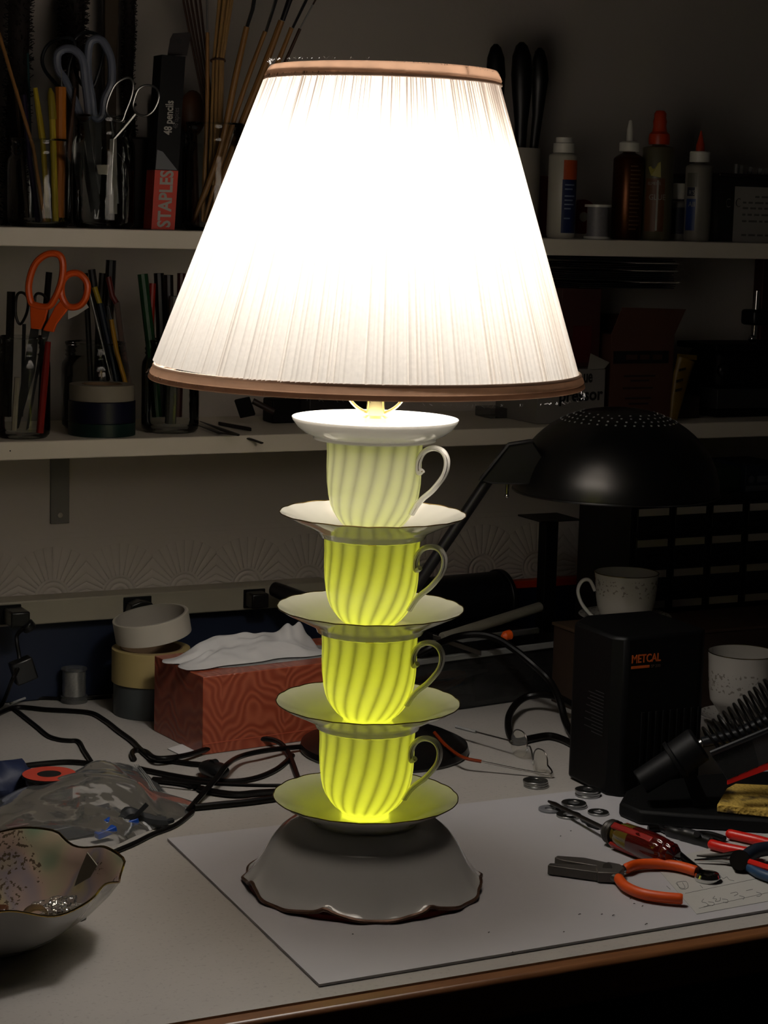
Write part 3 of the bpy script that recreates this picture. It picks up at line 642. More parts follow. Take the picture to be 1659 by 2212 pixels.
for x, y, z, l_, w_, rot, m_, lb in ((205, 1806, .012, .014, .005, -.5, mat('blue_bits', '0a44a0', .4), 'blue_bit|largest bright blue plastic bit at the front of the bag'), (228, 1818, .009, .010, .004, .2, mat('blue_bits', ''), 'blue_bit|small blue bit nearest the bag front'), (284, 1796, .009, .006, .004, .1, mat('blue_bits', ''), 'blue_bit|lone blue bit at the right by the black part'), (185, 1800, .010, .009, .004, .6, redp, 'red_bit|red plastic bit beside the largest blue one'), (150, 1801, .006, .008, .004, -.3, orange, 'orange_bit|orange plastic bit half hidden by the bowl rim')):
    junk(x, y, z, l_, w_, .003, rot, m_, lb, 'plastic bit', .2)
one('red_block', MB().obox(G(60, 1783, .006), (.026, .004, 0), (-.002, .012, 0), (0, 0, .006)), mat('dark_red_block', '4a100c', .5), 'dark red block inside the bag just behind the bowl rim', 'part', bevel=.001)
p = G(8, 1738, 0); one('navy_pouch', MB().sphere(p+V3((0, 0, .022)), .032, (1, .8, .68), nz=.25), mat('navy_cloth', '0a1838', .6, bump=.3), 'navy blue rounded pouch at the left edge behind the bag', 'pouch')
# iridescent bowl
P = G(-28, 2034); P.z = 0; s_ = mpp(P); zr = zat(P, 1888); Rb = 286*s_
ibm, N, L, b = node_mat('lustre_glaze')
tc = N.new('ShaderNodeTexCoord'); nz = N.new('ShaderNodeTexNoise'); nz.inputs['Scale'].default_value = 22; nz.inputs['Detail'].default_value = 1; L.new(tc.outputs['Object'], nz.inputs[0])
cr = N.new('ShaderNodeValToRGB'); L.new(nz.outputs[0], cr.inputs[0]); e = cr.color_ramp.elements
e[0].position = .25; e[0].color = (.12, .16, .10, 1); e[1].position = .8; e[1].color = (.17, .12, .06, 1)
for po, c_ in ((.38, (.24, .20, .13, 1)), (.5, (.26, .18, .14, 1)), (.6, (.17, .14, .15, 1)), (.7, (.24, .19, .11, 1))): x_ = e.new(po); x_.color = c_
vo = N.new('ShaderNodeTexNoise'); vo.inputs['Scale'].default_value = 300; vo.inputs['Detail'].default_value = 2; L.new(tc.outputs['Object'], vo.inputs[0])
n5 = N.new('ShaderNodeTexNoise'); n5.inputs['Scale'].default_value = 18; L.new(tc.outputs['Object'], n5.inputs[0])
sp_ = fmath(N, L, 'MULTIPLY', fmath(N, L, 'LESS_THAN', vo.outputs[0], .42), fmath(N, L, 'GREATER_THAN', n5.outputs[0], .58))
mx = N.new('ShaderNodeMix'); mx.data_type = 'RGBA'; L.new(sp_, mx.inputs[0]); L.new(cr.outputs[0], mx.inputs[6]); mx.inputs[7].default_value = (.07, .05, .03, 1)
L.new(mx.outputs[2], b.inputs['Base Color']); b.inputs['Roughness'].default_value = .25; b.inputs['Coat Weight'].default_value = .4
def ibf(t, i, r, h):
    a = min(1, max(0, (r/Rb-.55)/.45)); s7 = (1-abs(math.sin(3.5*(t+.15))))**2
    return r*(1+a*(.045*s7-.02*math.sin(14*t)*.5)), h+a*(.005*math.sin(7*t+1)+.003*s7)
ib = root('lustre_bowl', P, 'wavy rimmed bowl with a pearly gold and mauve inside at the left front', 'bowl')
pro = [(.36, .0), (.40, .02), (.42, .08), (.60, .22), (.78, .48), (.92, .78), (1.0, 1.0)]
pri = [(1.0, 1.0), (.97, .985), (.90, .78), (.76, .50), (.57, .27), (.36, .14), (.0, .12)]
obj('outer_shell', MB().lathe((P.x, P.y, .0003), [(r*Rb, h*zr) for r, h in pro], 112, rf=ibf, shell=True), bowlwhite, ib, ang=80)
obj('foot', MB().lathe((P.x, P.y, .0003), [(.36*Rb, 0), (.36*Rb, .003)], 64), bowlwhite, ib)
obj('lustre_lining', MB().lathe((P.x, P.y, .0004), [(r*Rb, h*zr) for r, h in pri], 112, rf=ibf, shell=True), ibm, ib, ang=80)
R_ = []
for j in range(112): t = 2*PI*j/112; r2, h2 = ibf(t, 0, Rb, zr); R_.append(V3((P.x+r2*math.cos(t)*.995, P.y+r2*math.sin(t)*.995, h2+.0006)))
obj('gilt_rim', MB().tube(R_, .0009, 6, closed=True), mat('bright_gilt', 'a88c50', .18, 1, var=.1), ib)
zc = P.z+.022
def crump(P_, r, seed, sc): return MB().sphere(P_, r, sc, 36, 22, nz=.9, seed=seed)
c1_ = Q(110, 1930, P+V3((0, 0, .0))-FH*.01)
c1_.z = max(c1_.z, .024)
one('cellophane_wad', crump(P+R0*.056+FH*.000+V3((0, 0, .026)), .012, 3, (1.5, 1.2, .7)), cello, 'crumpled clear cellophane in the lustre bowl', 'cellophane', ang=20)
p = P+R0*.042-FH*.022+V3((0, 0, .027)); u_ = (R0*.95+V3((0, 0, .1))).normalized(); n_ = (FH*-.75+V3((0, 0, .66))).normalized()
one('clear_ring', MB().lathe(p, [(28*s_, -.006), (30*s_, .004), (29*s_, .006), (27*s_, .005), (26*s_, -.006)], 36, n_, shell=True), clear('amber_ring', (.75, .62, .35), .05, haze=.1), 'round clear cap catching the light in the lustre bowl', 'cap')
p = P+R0*.010-FH*.020+V3((0, 0, .024))
one('amber_block', MB().obox(p, R0*.010, FH*.007, (0, 0, .012)), mat('amber', '40200a', .3), 'dark amber block at the left of the lustre bowl', 'block', bevel=.002)
one('pale_wedge', MB().prism([Q(x, y, P+FH*.028) for x, y in ((188, 1842), (210, 1870), (195, 1895), (160, 1915), (172, 1880))], FH*.002), mat('pale_wedge', '8c8a7a', .35), 'pale triangular shard leaning on the lustre bowl lining', 'shard')
# ------------------------------------------------------------------ desk lamp
DL = root('desk_lamp', G(830, 1622), 'black domed desk lamp with a round base behind the teacup lamp', 'desk lamp')
pb = G(830, 1622); s_ = mpp(pb)
obj('base', MB().lathe((pb.x, pb.y, .0002), [(180*s_, 0), (183*s_, .003), (180*s_, .009), (150*s_, .016), (90*s_, .020), (0, .021)], 64), mat('lamp_black', '0b0a0a', .3), DL)
PD = W(1330, 1060, 1.78); s_ = mpp(PD); Rd = 222*s_
axd = (V3((0, 0, 1))+R0*.0).normalized()
zd = W(1330, 1060, 1.78); top = W(1330, 872, 1.78).z-zd.z
domem = mat('lamp_dome_black', '070707', .33, spec=.7, var=.1)
obj('dome', MB().lathe(zd, [(Rd*.985, -.001), (Rd*1.0, 0), (Rd*1.0, .002)]+[(Rd*math.cos(a)**.9, .002+(top-.006)*math.sin(a)**1.05) for a in [i*PI/2/18 for i in range(1, 18)]]+[(0, top-.004)], 72, axd), domem, DL, ang=60)
def dome_pt(a, t, o=0.0003):
    r = Rd*math.cos(a)**.9; h = .002+(top-.006)*math.sin(a)**1.05
    p = zd+V3((math.cos(t)*r, math.sin(t)*r, h)); n = V3((math.cos(t)*h/top*1.0*0+math.cos(t)*math.cos(a), math.sin(t)*math.cos(a), math.sin(a))).normalized(); return p+n*o, n
holes = MB(); hm = mat('vent_slot_edge', 'a0a4a8', .4)
for k2, a in enumerate((1.02, 1.09, 1.16, 1.23)):
    nn = (40, 36, 30, 22)[k2]
    for j in range(nn):
        p, n = dome_pt(a, 2*PI*(j+.5*(k2 % 2))/nn, .0001); u, w_, n = frame(n); holes.tube([p-n*.0003, p+n*.0004], .0011, 8)
obj('vent_holes', holes, hm, DL, kind='stuff')
obj('collar', MB().tube([zd+V3((math.cos(t)*Rd*1.002, math.sin(t)*Rd*1.002, -.0005)) for t in [2*PI*i/72 for i in range(72)]], .0012, 6, closed=True), domem, DL)
PA = W(1090, 1000, 1.80)
brk = [Q(x, y, PA) for x, y in ((1036, 1036), (1098, 958), (1150, 950), (1176, 990), (1160, 1044), (1110, 1044), (1060, 1042))]
obj('bracket', MB().prism([p+FH*.012 for p in brk], -FH*.024), domem, DL, bevel=.002)
obj('bracket_rim', MB().tube([p-FH*.0125 for p in brk[:3]], .0022, 6), blk, DL)
A0 = Q(1052, 1040, PA); A1 = Q(905, 1258, PA.lerp(pb, .35)); A2 = Q(800, 1600, pb)
A2.z = .018
obj('arm', MB().tube([A0+(A0-A1).normalized()*.01, A1, A1+(A1-A0)*.25, V3((pb.x-.02, pb.y+.01, .10)), V3((pb.x-.01, pb.y+.01, .018))], .0062, 20), mat('lamp_arm_black', '0c0a0c', .4), DL)
ps = Q(1096, 1044, PA-FH*.005)
obj('toggle_switch', MB().cyl(ps, Q(1095, 1070, PA-FH*.005), .0022, .0018, 12).sphere(Q(1095, 1071, PA-FH*.005), .0026), chrome, DL)
# ------------------------------------------------------------------ soldering power unit
XM0, XM1, YM = 1.068, 1.180, 1.607; ZM = .163
me_ = root('power_unit', (1.12, 1.66, 0), 'tall black soldering power unit with an orange logo', 'power unit')
ol = [(XM0+.0, YM+.012), (XM0+.010, YM), (XM1-.012, YM), (XM1, YM+.012), (XM1, YM+.11), (XM0+.03, YM+.11), (XM0, YM+.083)]
obj('case', MB().prism([V3((x, y, .0025)) for x, y in ol], (0, 0, ZM)), mat('unit_black', '050505', .5, var=.1, spec=.14), me_, bevel=.0035)
fins = MB()
for i in range(9):
    x = XM0+.030+i*.0085; fins.box(x, x+.0042, YM-.0014, YM+.001, .012, .088+0*i)
obj('front_ribs', fins, mat('unit_black', ''), me_, bevel=.0005)
lo = W(1364, 1433, YM-.0003); lr = W(1432, 1428, YM-.0003); lw = (lr-lo).length
mo = mat('logo_orange', '94400f', .5)
obj('logo', MB().text('METCAL', .0115, flat_map(lo, (1, 0, 0), (0, 0, 1)), 'LEFT', .0002, 1.0*lw/.0335*.72, .0002), mo, me_)
u0 = W(1364, 1440, YM-.0003)
obj('logo_bar', MB().box(u0.x, u0.x+lw*.57, YM-.0006, YM+.0002, u0.z-.0025, u0.z), mo, me_)
obj('logo_model_line', MB().text('SP 200', .0042, flat_map((u0.x+lw*.62, YM-.0003, u0.z-.0028), (1, 0, 0), (0, 0, 1)), 'LEFT', .0001), mat('logo_dim', '3a2a20', .5), me_)
sl = MB()
for i in range(13): sl.box(XM0-.0004, XM0+.0002, YM+.022, YM+.022+.034*(.45 if i == 0 else .8+.2*math.sin(i*3)), .104-i*.0036, .1048-i*.0036)
obj('side_label', sl, mat('label_dim', '1c1c1e', .5), me_)
for x in (XM0+.016, XM1-.016): obj('foot', MB().cyl((x, YM+.02, 0.0002), (x, YM+.02, .003), .006), rubber, me_)
cord('connecting_cable', [(905, 1412), (940, 1394), (985, 1376), (1030, 1370), (1070, 1378), (1110, 1402), (1150, 1434), (1185, 1468), (1208, 1510), (1222, 1560), (1245, 1600)], .0042, 'thick black cable arching over the clear tray to the power unit', zs=[.075, .085, .09, .093, .09, .08, .066, .05, .034, .014, .006])
cord('connecting_cable', [(1245, 1528), (1205, 1506), (1160, 1500), (1125, 1512), (1102, 1540), (1098, 1572), (1106, 1596), (1120, 1602), (1150, 1595), (1185, 1590), (1215, 1597), (1245, 1612)], .0042, 'thick black cable looped on the desk behind the eyeglasses', zs=[.022, .026, .024, .018, .013, .008, .0045, .0045, .0045, .0045, .0045, .0045])
# ------------------------------------------------------------------ clear tray, tube, toolbox things
ta, tb_ = G(895, 1548), G(1250, 1496)
du = (tb_-ta).normalized(); dv = V3((-du.y, du.x, 0)); Lt = (tb_-ta).length; zt2 = zat(G(1000, 1532), 1418)
tr = root('storage_tray', ta+du*Lt/2, 'clear plastic storage tray holding pliers and tools behind the eyeglasses', 'tray')
o_ = ta+V3((0, 0, .0015)); wd_ = .070
q = MB()
q.obox(o_+du*Lt/2+V3((0, 0, zt2/2)), du*Lt/2, dv*.0008, (0, 0, zt2/2)); q.obox(o_+du*Lt/2+dv*wd_+V3((0, 0, zt2/2)), du*Lt/2, dv*.0008, (0, 0, zt2/2))
q.obox(o_+dv*wd_/2+V3((0, 0, zt2/2)), du*.0008, dv*wd_/2, (0, 0, zt2/2)); q.obox(o_+du*Lt+dv*wd_/2+V3((0, 0, zt2/2)), du*.0008, dv*wd_/2, (0, 0, zt2/2))
obj('walls', q, clear('tray_plastic', (.62, .63, .63), .15, 1.45, .2, 30, .02), tr)
obj('bottom', MB().obox(o_+du*Lt/2+dv*wd_/2, du*Lt/2, dv*wd_/2, (0, 0, .001)), mat('tray_floor', '26282a', .5), tr)
q = MB(); zz = V3((0, 0, zt2))
q.obox(o_+du*Lt/2-dv*.002+zz, du*(Lt/2+.003), dv*.003, (0, 0, .0035)); q.obox(o_+du*Lt/2+dv*(wd_+.002)+zz, du*(Lt/2+.003), dv*.003, (0, 0, .0035))
obj('rim', q, clear('tray_rim', (.5, .52, .54), .3, haze=.28), tr, bevel=.001)
yp = mat('yellow_grips', 'c07808', .5)
def plier_in(y_off, z, m_, lab, x0_):
    r_ = root('pliers', o_+du*x0_, lab, 'pliers'); a_ = o_+du*x0_+dv*y_off+V3((0, 0, z))
    obj('handle', MB().tube(smooth([a_, a_+du*.03+dv*.006, a_+du*.06+dv*.004, a_+du*.075]), [.003, .0045, .0045, .003], 10), m_, r_)
    obj('handle', MB().tube(smooth([a_+V3((0, 0, -.012)), a_+du*.03+V3((0, 0, -.014)), a_+du*.06+V3((0, 0, -.008)), a_+du*.075]), [.003, .0045, .0045, .003], 10), m_, r_)
    obj('jaws', MB().cyl(a_+du*.072, a_+du*.105, .005, .002, 10), steel, r_)
plier_in(.012, .038, yp, 'yellow handled pliers seen through the front of the clear tray', .008)
plier_in(.030, .022, mat('amber_grips', '9a4808', .5), 'amber handled pliers lower down in the clear tray', .0)
one('grey_cloth_tool', MB().obox(o_+du*.05+dv*.03+V3((0, 0, .008)), du*.045, dv*.02, (0, 0, .006)), mat('dim_grey', ''), 'grey flat tool on the bottom of the clear tray', 'tool', bevel=.001)
one('black_block', MB().obox(o_+du*.125+dv*.035+V3((0, 0, .018)), du*.035, dv*.025, (0, 0, .016)), dkp, 'black block at the right end in the clear tray', 'block', bevel=.002)
# serrated metal bar & orange tip
a_ = W(925, 1372, 2.0); b_ = W(1030, 1408, 1.975)
sbp = root('clamp_bar', a_, 'black ribbed clamp bar resting across the clear tray rim', 'clamp')
q = MB().obox((a_+b_)/2, (b_-a_)/2, dv*.009, (0, 0, .003))
obj('bar', q, darksteel, sbp, bevel=.0006)
q = MB()
for i in range(22): q.obox(a_.lerp(b_, i/22)+dv*.0095+V3((0, 0, .0035)), du*.0012, dv*.0015, (0, 0, .0012))
obj('ribs', q, blk, sbp)
p = W(1093, 1374, 1.985)
one('orange_tool_end', MB().lathe(p-du*.006, [(.002, 0), (.0055, .004), (.006, .012), (.0, .012)], 12, du+V3((0, 0, .1))), orange, 'orange plastic cap just under the white tube', 'cap')
a_ = W(955, 1378, 1.985); b_ = W(1166, 1311, 2.03)
one('white_tube', MB().cyl(a_, b_, .0062, None, 28), mat('tube_ivory', '807c70', .5), 'ivory white plastic tube slanting above the clear tray', 'tube', bevel=.0005)
blkbox = one('black_case', MB().box(1.03, 1.26, 2.088, 2.165, .0003, .062), blkm, 'low black case behind the clear tray under the black cylinder', 'case', bevel=.003)
a_ = W(925, 1305, 2.12); b_ = W(1078, 1300, 2.13); a_.z = b_.z = .0985
rl = root('black_cylinder', (a_+b_)/2, 'fat black cylinder lying behind the white tube', 'cylinder')
obj('barrel', MB().cyl(a_, b_, .034, None, 40), mat('cyl_black', '07080c', .4), rl); obj('end_flange', MB().cyl(b_-(b_-a_)*.03, b_+(b_-a_)*.03, .0365, None, 40), blk, rl, bevel=.001)
zO = W(1140, 1262, 2.19).z
ob = root('spirit_level', (1.2, 2.19, zO), 'long navy tool with an orange top edge along the wall', 'level')
xo0 = W(900, 1262, 2.188).x
obj('body', MB().box(xo0, 1.75, 2.186, 2.1985, .0004, zO-.004), navy, ob)
obj('orange_edge', MB().box(xo0, 1.75, 2.184, 2.199, zO-.004, zO+.006), mat('deep_orange', 'b03008', .5), ob, bevel=.001)
# black stand with flat plate
P = at_shelf(1210, 2.08, 0); s_ = mpp(P); zt3 = W(1210, 1115, 2.08).z
st = root('post_stand', P, 'black post with a thin square plate on top left of the drawer cabinet', 'stand')
obj('post', MB().box(P.x-.009, P.x+.009, P.y-.009, P.y+.009, .0003, zt3-.002), blkm, st, bevel=.001)
obj('top_plate', MB().box(P.x-.028, P.x+.028, P.y-.028, P.y+.028, zt3-.002, zt3), mat('plate_black', '120c0a', .4), st)
# ------------------------------------------------------------------ drawer cabinet
YC = 2.0
ztc = .238
xc0 = W(1362, 1200, YC).x; dq = ray(1247, 1200); YCB = xc0/dq.x*dq.y; DW_ = W(1513, 1107, YC).x-W(1433, 1107, YC).x; DHh = W(1400, 1107, YC).z-W(1400, 1174, YC).z
cb = root('parts_cabinet', (xc0+.13, YC+.08, 0), 'black small parts cabinet with rows of labelled drawers', 'cabinet')
zlab = W(1400, 1107, YC).z
obj('housing', MB().box(xc0, xc0+DW_*5.1, YC+.004, YCB, .0003, ztc), mat('cab_black', '0b0b0b', .5), cb, bevel=.001)
dm = mat('drawer_smoke', '0e0e0f', .2); lbm = mat('drawer_label', 'c4bcb2', .7)
for i in range(5):
    for j in range(6):
        xx = xc0+.006+i*DW_; zc_ = zlab-j*DHh
        if zc_-.024 < .0: continue
        dr = obj('drawer', MB().box(xx, xx+DW_-.005, YC-.003, YC+.0045, zc_-.024, zc_+.008), dm, cb, bevel=.0008)
        obj('label_card', MB().box(xx+.0015, xx+DW_-.010, YC-.0036, YC-.003, zc_-.004, zc_+.005), lbm, dr)
        ROOTLOC[dr.name] = ROOTLOC[cb.name]
        obj('pull', MB().box(xx+DW_*.3, xx+DW_*.6, YC-.009, YC-.003, zc_-.018, zc_-.015), dm, dr)
# boxes on top of the cabinet
def cbox(name, xA, xB, yT, Y, z, dep, m_, lab, cat='box'):
    a_ = W(xA, yT, Y); b2 = W(xB, yT, Y); r_ = root(name, ((a_.x+b2.x)/2, Y, z), lab, cat)
    obj('carton', MB().box(a_.x, b2.x, Y, Y+dep, z+.0003, (a_.z+b2.z)/2), m_, r_, bevel=.0006); return r_, a_, b2
r_, a_, b2 = cbox('battery_box', 1612, 1700, 1003, 2.01, ztc, .08, mat('navy_card', '141c30', .5), 'dark blue printed box on the right end of the parts cabinet')
q = MB(); zz_ = W(1630, 1035, 2.01).z
q.lathe((a_.x+.009, 2.0099, zz_), [(.0045, 0), (.0045, .0003), (0, .0003)], 20, (0, -1, 0))
q.box(a_.x+.018, b2.x-.004, 2.0094, 2.0099, zz_-.004, zz_+.004).box(a_.x+.001, b2.x-.001, 2.0094, 2.0099, ztc+.001, ztc+.008)
obj('printed_panels', q, mat('dim_print', '4a4c54', .6), r_)
cbox('green_box', 1556, 1606, 1010, 2.02, ztc, .06, mat('dim_green', '0e2412', .6), 'dim green box between the lamp dome and the dark blue box')
# ------------------------------------------------------------------ teacups at the right
XB0 = W(1262, 1400, 1.885).x+.02
wb = root('wooden_box', (1.4, 1.92, 0), 'low brown wooden box supporting a flowered teacup', 'box')
zwb = W(1590, 1362, 1.885).z
obj('body', MB().box(XB0, 1.55, 1.885, 1.985, .0003, zwb), mat('box_wood', '3a2a1e', .6, col2='2a1c12', scale=30), wb, bevel=.001)
obj('lid_edge', MB().box(XB0-.002, 1.552, 1.883, 1.987, zwb, zwb+.004), mat('lid_wood', '4c3a2a', .6), wb, bevel=.001)
flor, N, L, b = node_mat('sprig_china')
tc = N.new('ShaderNodeTexCoord'); sx = N.new('ShaderNodeSeparateXYZ'); L.new(tc.outputs['Object'], sx.inputs[0])
at = N.new('ShaderNodeAttribute'); at.attribute_name = 'fold'
nz = N.new('ShaderNodeTexNoise'); nz.inputs['Scale'].default_value = 260; nz.inputs['Detail'].default_value = 1; L.new(tc.outputs['Object'], nz.inputs[0])
mk = fmath(N, L, 'MULTIPLY', fmath(N, L, 'GREATER_THAN', nz.outputs[0], .60), fmath(N, L, 'GREATER_THAN', at.outputs['Fac'], .5))
mx = N.new('ShaderNodeMix'); mx.data_type = 'RGBA'; L.new(mk, mx.inputs[0]); mx.inputs[6].default_value = (.46, .44, .40, 1); mx.inputs[7].default_value = (.24, .22, .19, 1)
L.new(mx.outputs[2], b.inputs['Base Color']); b.inputs['Roughness'].default_value = .1
def teacup(name, P, rim_r, foot_r, rows, band, lab, handle_side, sau_r):
    """rows: image rows of rim and foot"""
    yr, yf = rows; s2 = mpp(P); zr_, zf_ = zat(P, yr), P.z+.004
    hh = zr_-zf_; t_ = root(name, (P.x, P.y, zf_), lab, 'teacup')
    prf = [(foot_r, 0), (foot_r*1.02, .05), (foot_r*.97, .08), (foot_r*1.35, .15), (rim_r*.88, .32), (rim_r*.93, .5), (rim_r*.96, .7), (rim_r*.975, .85), (rim_r*1.0, 1.0), (rim_r*.975, .995), (rim_r*.93, .8), (rim_r*.86, .35), (rim_r*.4, .18), (0, .17)]
    PP = []
    for i in range(len(prf)-1):
        for q_ in range(4): PP.append((prf[i][0]+(prf[i+1][0]-prf[i][0])*q_/4, prf[i][1]+(prf[i+1][1]-prf[i][1])*q_/4))
    PP.append(prf[-1])
    obj('bowl', MB().lathe((P.x, P.y, zf_), [(r*s2, h*hh) for r, h in PP], 64, af=lambda t, i: 1.0 if (i < 34 and band[0] < PP[i][1] < band[1]) else .01), flor, t_, ang=60)
    obj('gilt_line', MB().tube([V3((P.x+rim_r*s2*math.cos(a), P.y+rim_r*s2*math.sin(a), zr_)) for a in [2*PI*i/64 for i in range(64)]], .0005, 5, closed=True), gold, t_)
    if handle_side:
        c = V3((P.x, P.y, zf_)); u = R0*handle_side
        hp = [(rim_r*.97, .62), (rim_r*1.15, .82), (rim_r*1.38, .80), (rim_r*1.50, .62), (rim_r*1.40, .40), (rim_r*1.2, .22), (rim_r*.95, .02+.05)]
        obj('handle', MB().tube(smooth([c+u*(x*s2)+V3((0, 0, y*hh)) for x, y in hp]), .0028, 10, flat=(1.3, .8), up=FH), porcelain, t_)
    s_r = root('saucer', (P.x, P.y, P.z), 'white saucer under the '+('flowered teacup on the wooden box' if handle_side else 'flowered teacup at the right edge'), 'saucer')
    R_s = sau_r*s2
    obj('dish', MB().lathe((P.x, P.y, P.z+.0003), [(R_s*.5, 0), (R_s*.52, .002), (R_s*.8, .007), (R_s, .013), (R_s*.985, .0135), (R_s*.78, .0085), (R_s*.5, .0035), (0, .0035)], 64, af=lambda t, i: 1.0 if i in (4, 5) else .01), flor, s_r, ang=60)
P = at_shelf(1387, 1.935, zwb+.0045)
teacup('teacup', P, 69, 40, (1236, 1330), (.55, .92), 'flowered white teacup on the wooden box behind the power unit', -1, 100)
P = G(1596, 1568); P.z = 0
teacup('teacup', P, 74, 34, (1408, 1550), (.48, .75), 'flowered white teacup at the right edge on the desk', 0, 88)
# ------------------------------------------------------------------ eyeglasses
gl = root('eyeglasses', G(1140, 1640), 'thin metal framed eyeglasses lying upside down with amber ear tips', 'eyeglasses')
def lens(px_, py_, wpx, hpx, tilt):
    c = G(px_, py_+hpx, 0); s2 = mpp(c); c = c+V3((0, 0, hpx*s2*1.02+.001)); u = (R0*math.cos(tilt)-FH*math.sin(tilt)).normalized(); v = V3((0, 0, 1))
    v = (v+FH*.12).normalized()
    pts = [c+u*(math.copysign(abs(math.cos(t))**.8, math.cos(t))*wpx*s2)+v*(math.copysign(abs(math.sin(t))**.8, math.sin(t))*hpx*s2) for t in [2*PI*i/32 for i in range(32)]]
    return c, u, v, s2, pts
lm = clear('lens_glass', (.93, .92, .89), .03, 1.12, haze=.06)
c1, u1, v1, s1, p1 = lens(1121, 1608, 26, 29, .95)
c2, u2, v2, s2_, p2 = lens(1166, 1648, 24, 28, .95)
n1 = u1.cross(v1)
for pts, c in ((p1, c1), (p2, c2)):
    obj('lens', MB().prism(pts, n1*.0012), lm, gl); obj('lens_frame', MB().tube(pts[:17], .0007, 6), darksteel, gl)
obj('bridge', MB().tube(smooth([p1[0], (p1[0]+p2[16])/2+v1*.006, p2[16]]), .0009, 8), steel, gl)
obj('nose_pads', MB().sphere(p1[0]-v1*.004, .0022, (.6, .6, 1)).sphere(p2[16]-v1*.004, .0022, (.6, .6, 1)), clear('nose_pad', haze=.3), gl)
T0 = Q(1101, 1600, c1); T1 = Q(985, 1570, G(985, 1600, 0))
T3 = Q(1182, 1672, c2+(p2[0]-c2)); T4 = Q(1040, 1645, G(1040, 1672)); T5 = Q(1000, 1636, G(1000, 1668)); T6 = Q(965, 1612, G(960, 1650)); T7 = Q(938, 1582, G(930, 1640))
obj('temple', MB().tube([p1[16], T0, T1], .0011, 8, flat=(1.4, .7)), steel, gl)
obj('temple', MB().tube(smooth([p2[0], T3, T4]), .0012, 8, flat=(1.4, .7)), darksteel, gl)
am = mat('amber_tip', '6a2408', .25)
obj('ear_tip', MB().tube(smooth([T4, T5, T6, T7]), .0019, 8), am, gl, label='amber ear tip'); obj('ear_tip', MB().tube([T0.lerp(T1, .62), T1], .0018, 8), clear('clear_tip2', haze=.35), gl, label='clear ear tip')
# ------------------------------------------------------------------ washers
def washer(x, y, n, lab, grp=None, m_=steel, r=27, zb=.0003):
    P = G(x, y); s2 = mpp(P)
    for i in range(n):
        z_ = zb+i*.0023; dx_ = .0006*math.sin(i*2.1+x)
        one('washer', MB().lathe((P.x+dx_, P.y, z_), [(r*.46*s2, 0), (r*s2, 0), (r*s2, .0021), (r*.46*s2, .0021), (r*.46*s2, 0)], 40, shell=True), m_, lab+(', %s of its stack' % ('bottom', 'middle' if n == 3 else 'top', 'top')[i] if n > 1 else ''), 'washer', 'steel washers on the board', bevel=.0003)
ZB_ = .0027
washer(1157, 1699, 3, 'steel washer beside the eyeglasses')
washer(1269, 1724, 3, 'steel washer at the foot of the power unit', zb=ZB_)
washer(1240, 1748, 2, 'steel washer under the screwdriver shaft, rear pile', zb=ZB_)
washer(1227, 1769, 1, 'single steel washer in front of the screwdriver shaft', zb=ZB_)
washer(1293, 1763, 1, 'single steel washer behind the screwdriver collar', r=23, zb=ZB_)
washer(1188, 1756, 1, 'translucent white nylon washer near the screwdriver tip', m_=mat('nylon', '8c8c90', .3, trans=.4), r=26, zb=ZB_)
# ------------------------------------------------------------------ screwdriver
tip = G(1185, 1731, .009); col_ = G(1313, 1793, .0155); e1 = G(1456, 1850, .0155); dz = (e1-col_).normalized()
sd = root('screwdriver', (col_.x, col_.y, ZB_), 'screwdriver with a clear red and amber fluted handle on the board', 'screwdriver')
obj('shaft', MB().tube([tip, tip+(col_-tip)*.12, tip+(col_-tip)*.2, col_], [.0012, .0026, .0021, .0021], 14), darksteel, sd)
obj('collar', MB().lathe(col_-dz*.002, [(.0, 0), (.006, 0), (.010, .003), (.0115, .006), (.0105, .008), (.0118, .010), (.0106, .012), (.0116, .014), (.0, .014)], 28, dz), mat('collar_grey', '38342e', .4, .3), sd)
hL = (e1-col_).length
def fl(t, i, r, h): return (r*(1-.10*max(0, math.cos(6*t))**2) if 2 <= i <= 9 else r), h
hpf = [(.0085, 0), (.0095, .06), (.0118, .12), (.0128, .2), (.0135, .35), (.0138, .5), (.0138, .65), (.0132, .78), (.0122, .84), (.0108, .865), (.0118, .89), (.0120, .93), (.0098, .98), (.0, 1.0)]
hm_ = mat('red_clear_handle', '380603', .12, col2='4c0a06', coat=.6)
am_ = mat('amber_clear_handle', '5a4a16', .12, coat=.6)
def lat(prf_, m_, nm, lb=None): obj(nm, MB().lathe(col_+dz*.011, [(r, h*(hL-.011)) for r, h in prf_], 72, dz, rf=fl), m_, sd, label=lb)
lat(hpf[4:], hm_, 'handle', 'dark red clear handle'); lat(hpf[:5], am_, 'handle_neck', 'amber clear handle neck')
u, w_, d_2 = frame(dz)
rp_ = mat('red_inlay', '86120a', .35)
for a in (.55, 2.2, 3.9, 5.4):
    n_ = u*math.cos(a)+w_*math.sin(a); t_2 = d_2.cross(n_)
    obj('grip_inlay', MB().obox(col_+dz*(hL*.46)+n_*.0119, dz*(hL*.30), t_2*.0034, n_*.0018), rp_, sd, bevel=.0012)
one('driver_bit', MB().tube([G(1255, 1770, .0045), G(1268, 1776, .0045), G(1272, 1778, .006), G(1293, 1786, .0055)], [.0012, .0018, .0026, .0022], 8), dkp, 'tiny black driver bit beneath the screwdriver shaft', 'bit')
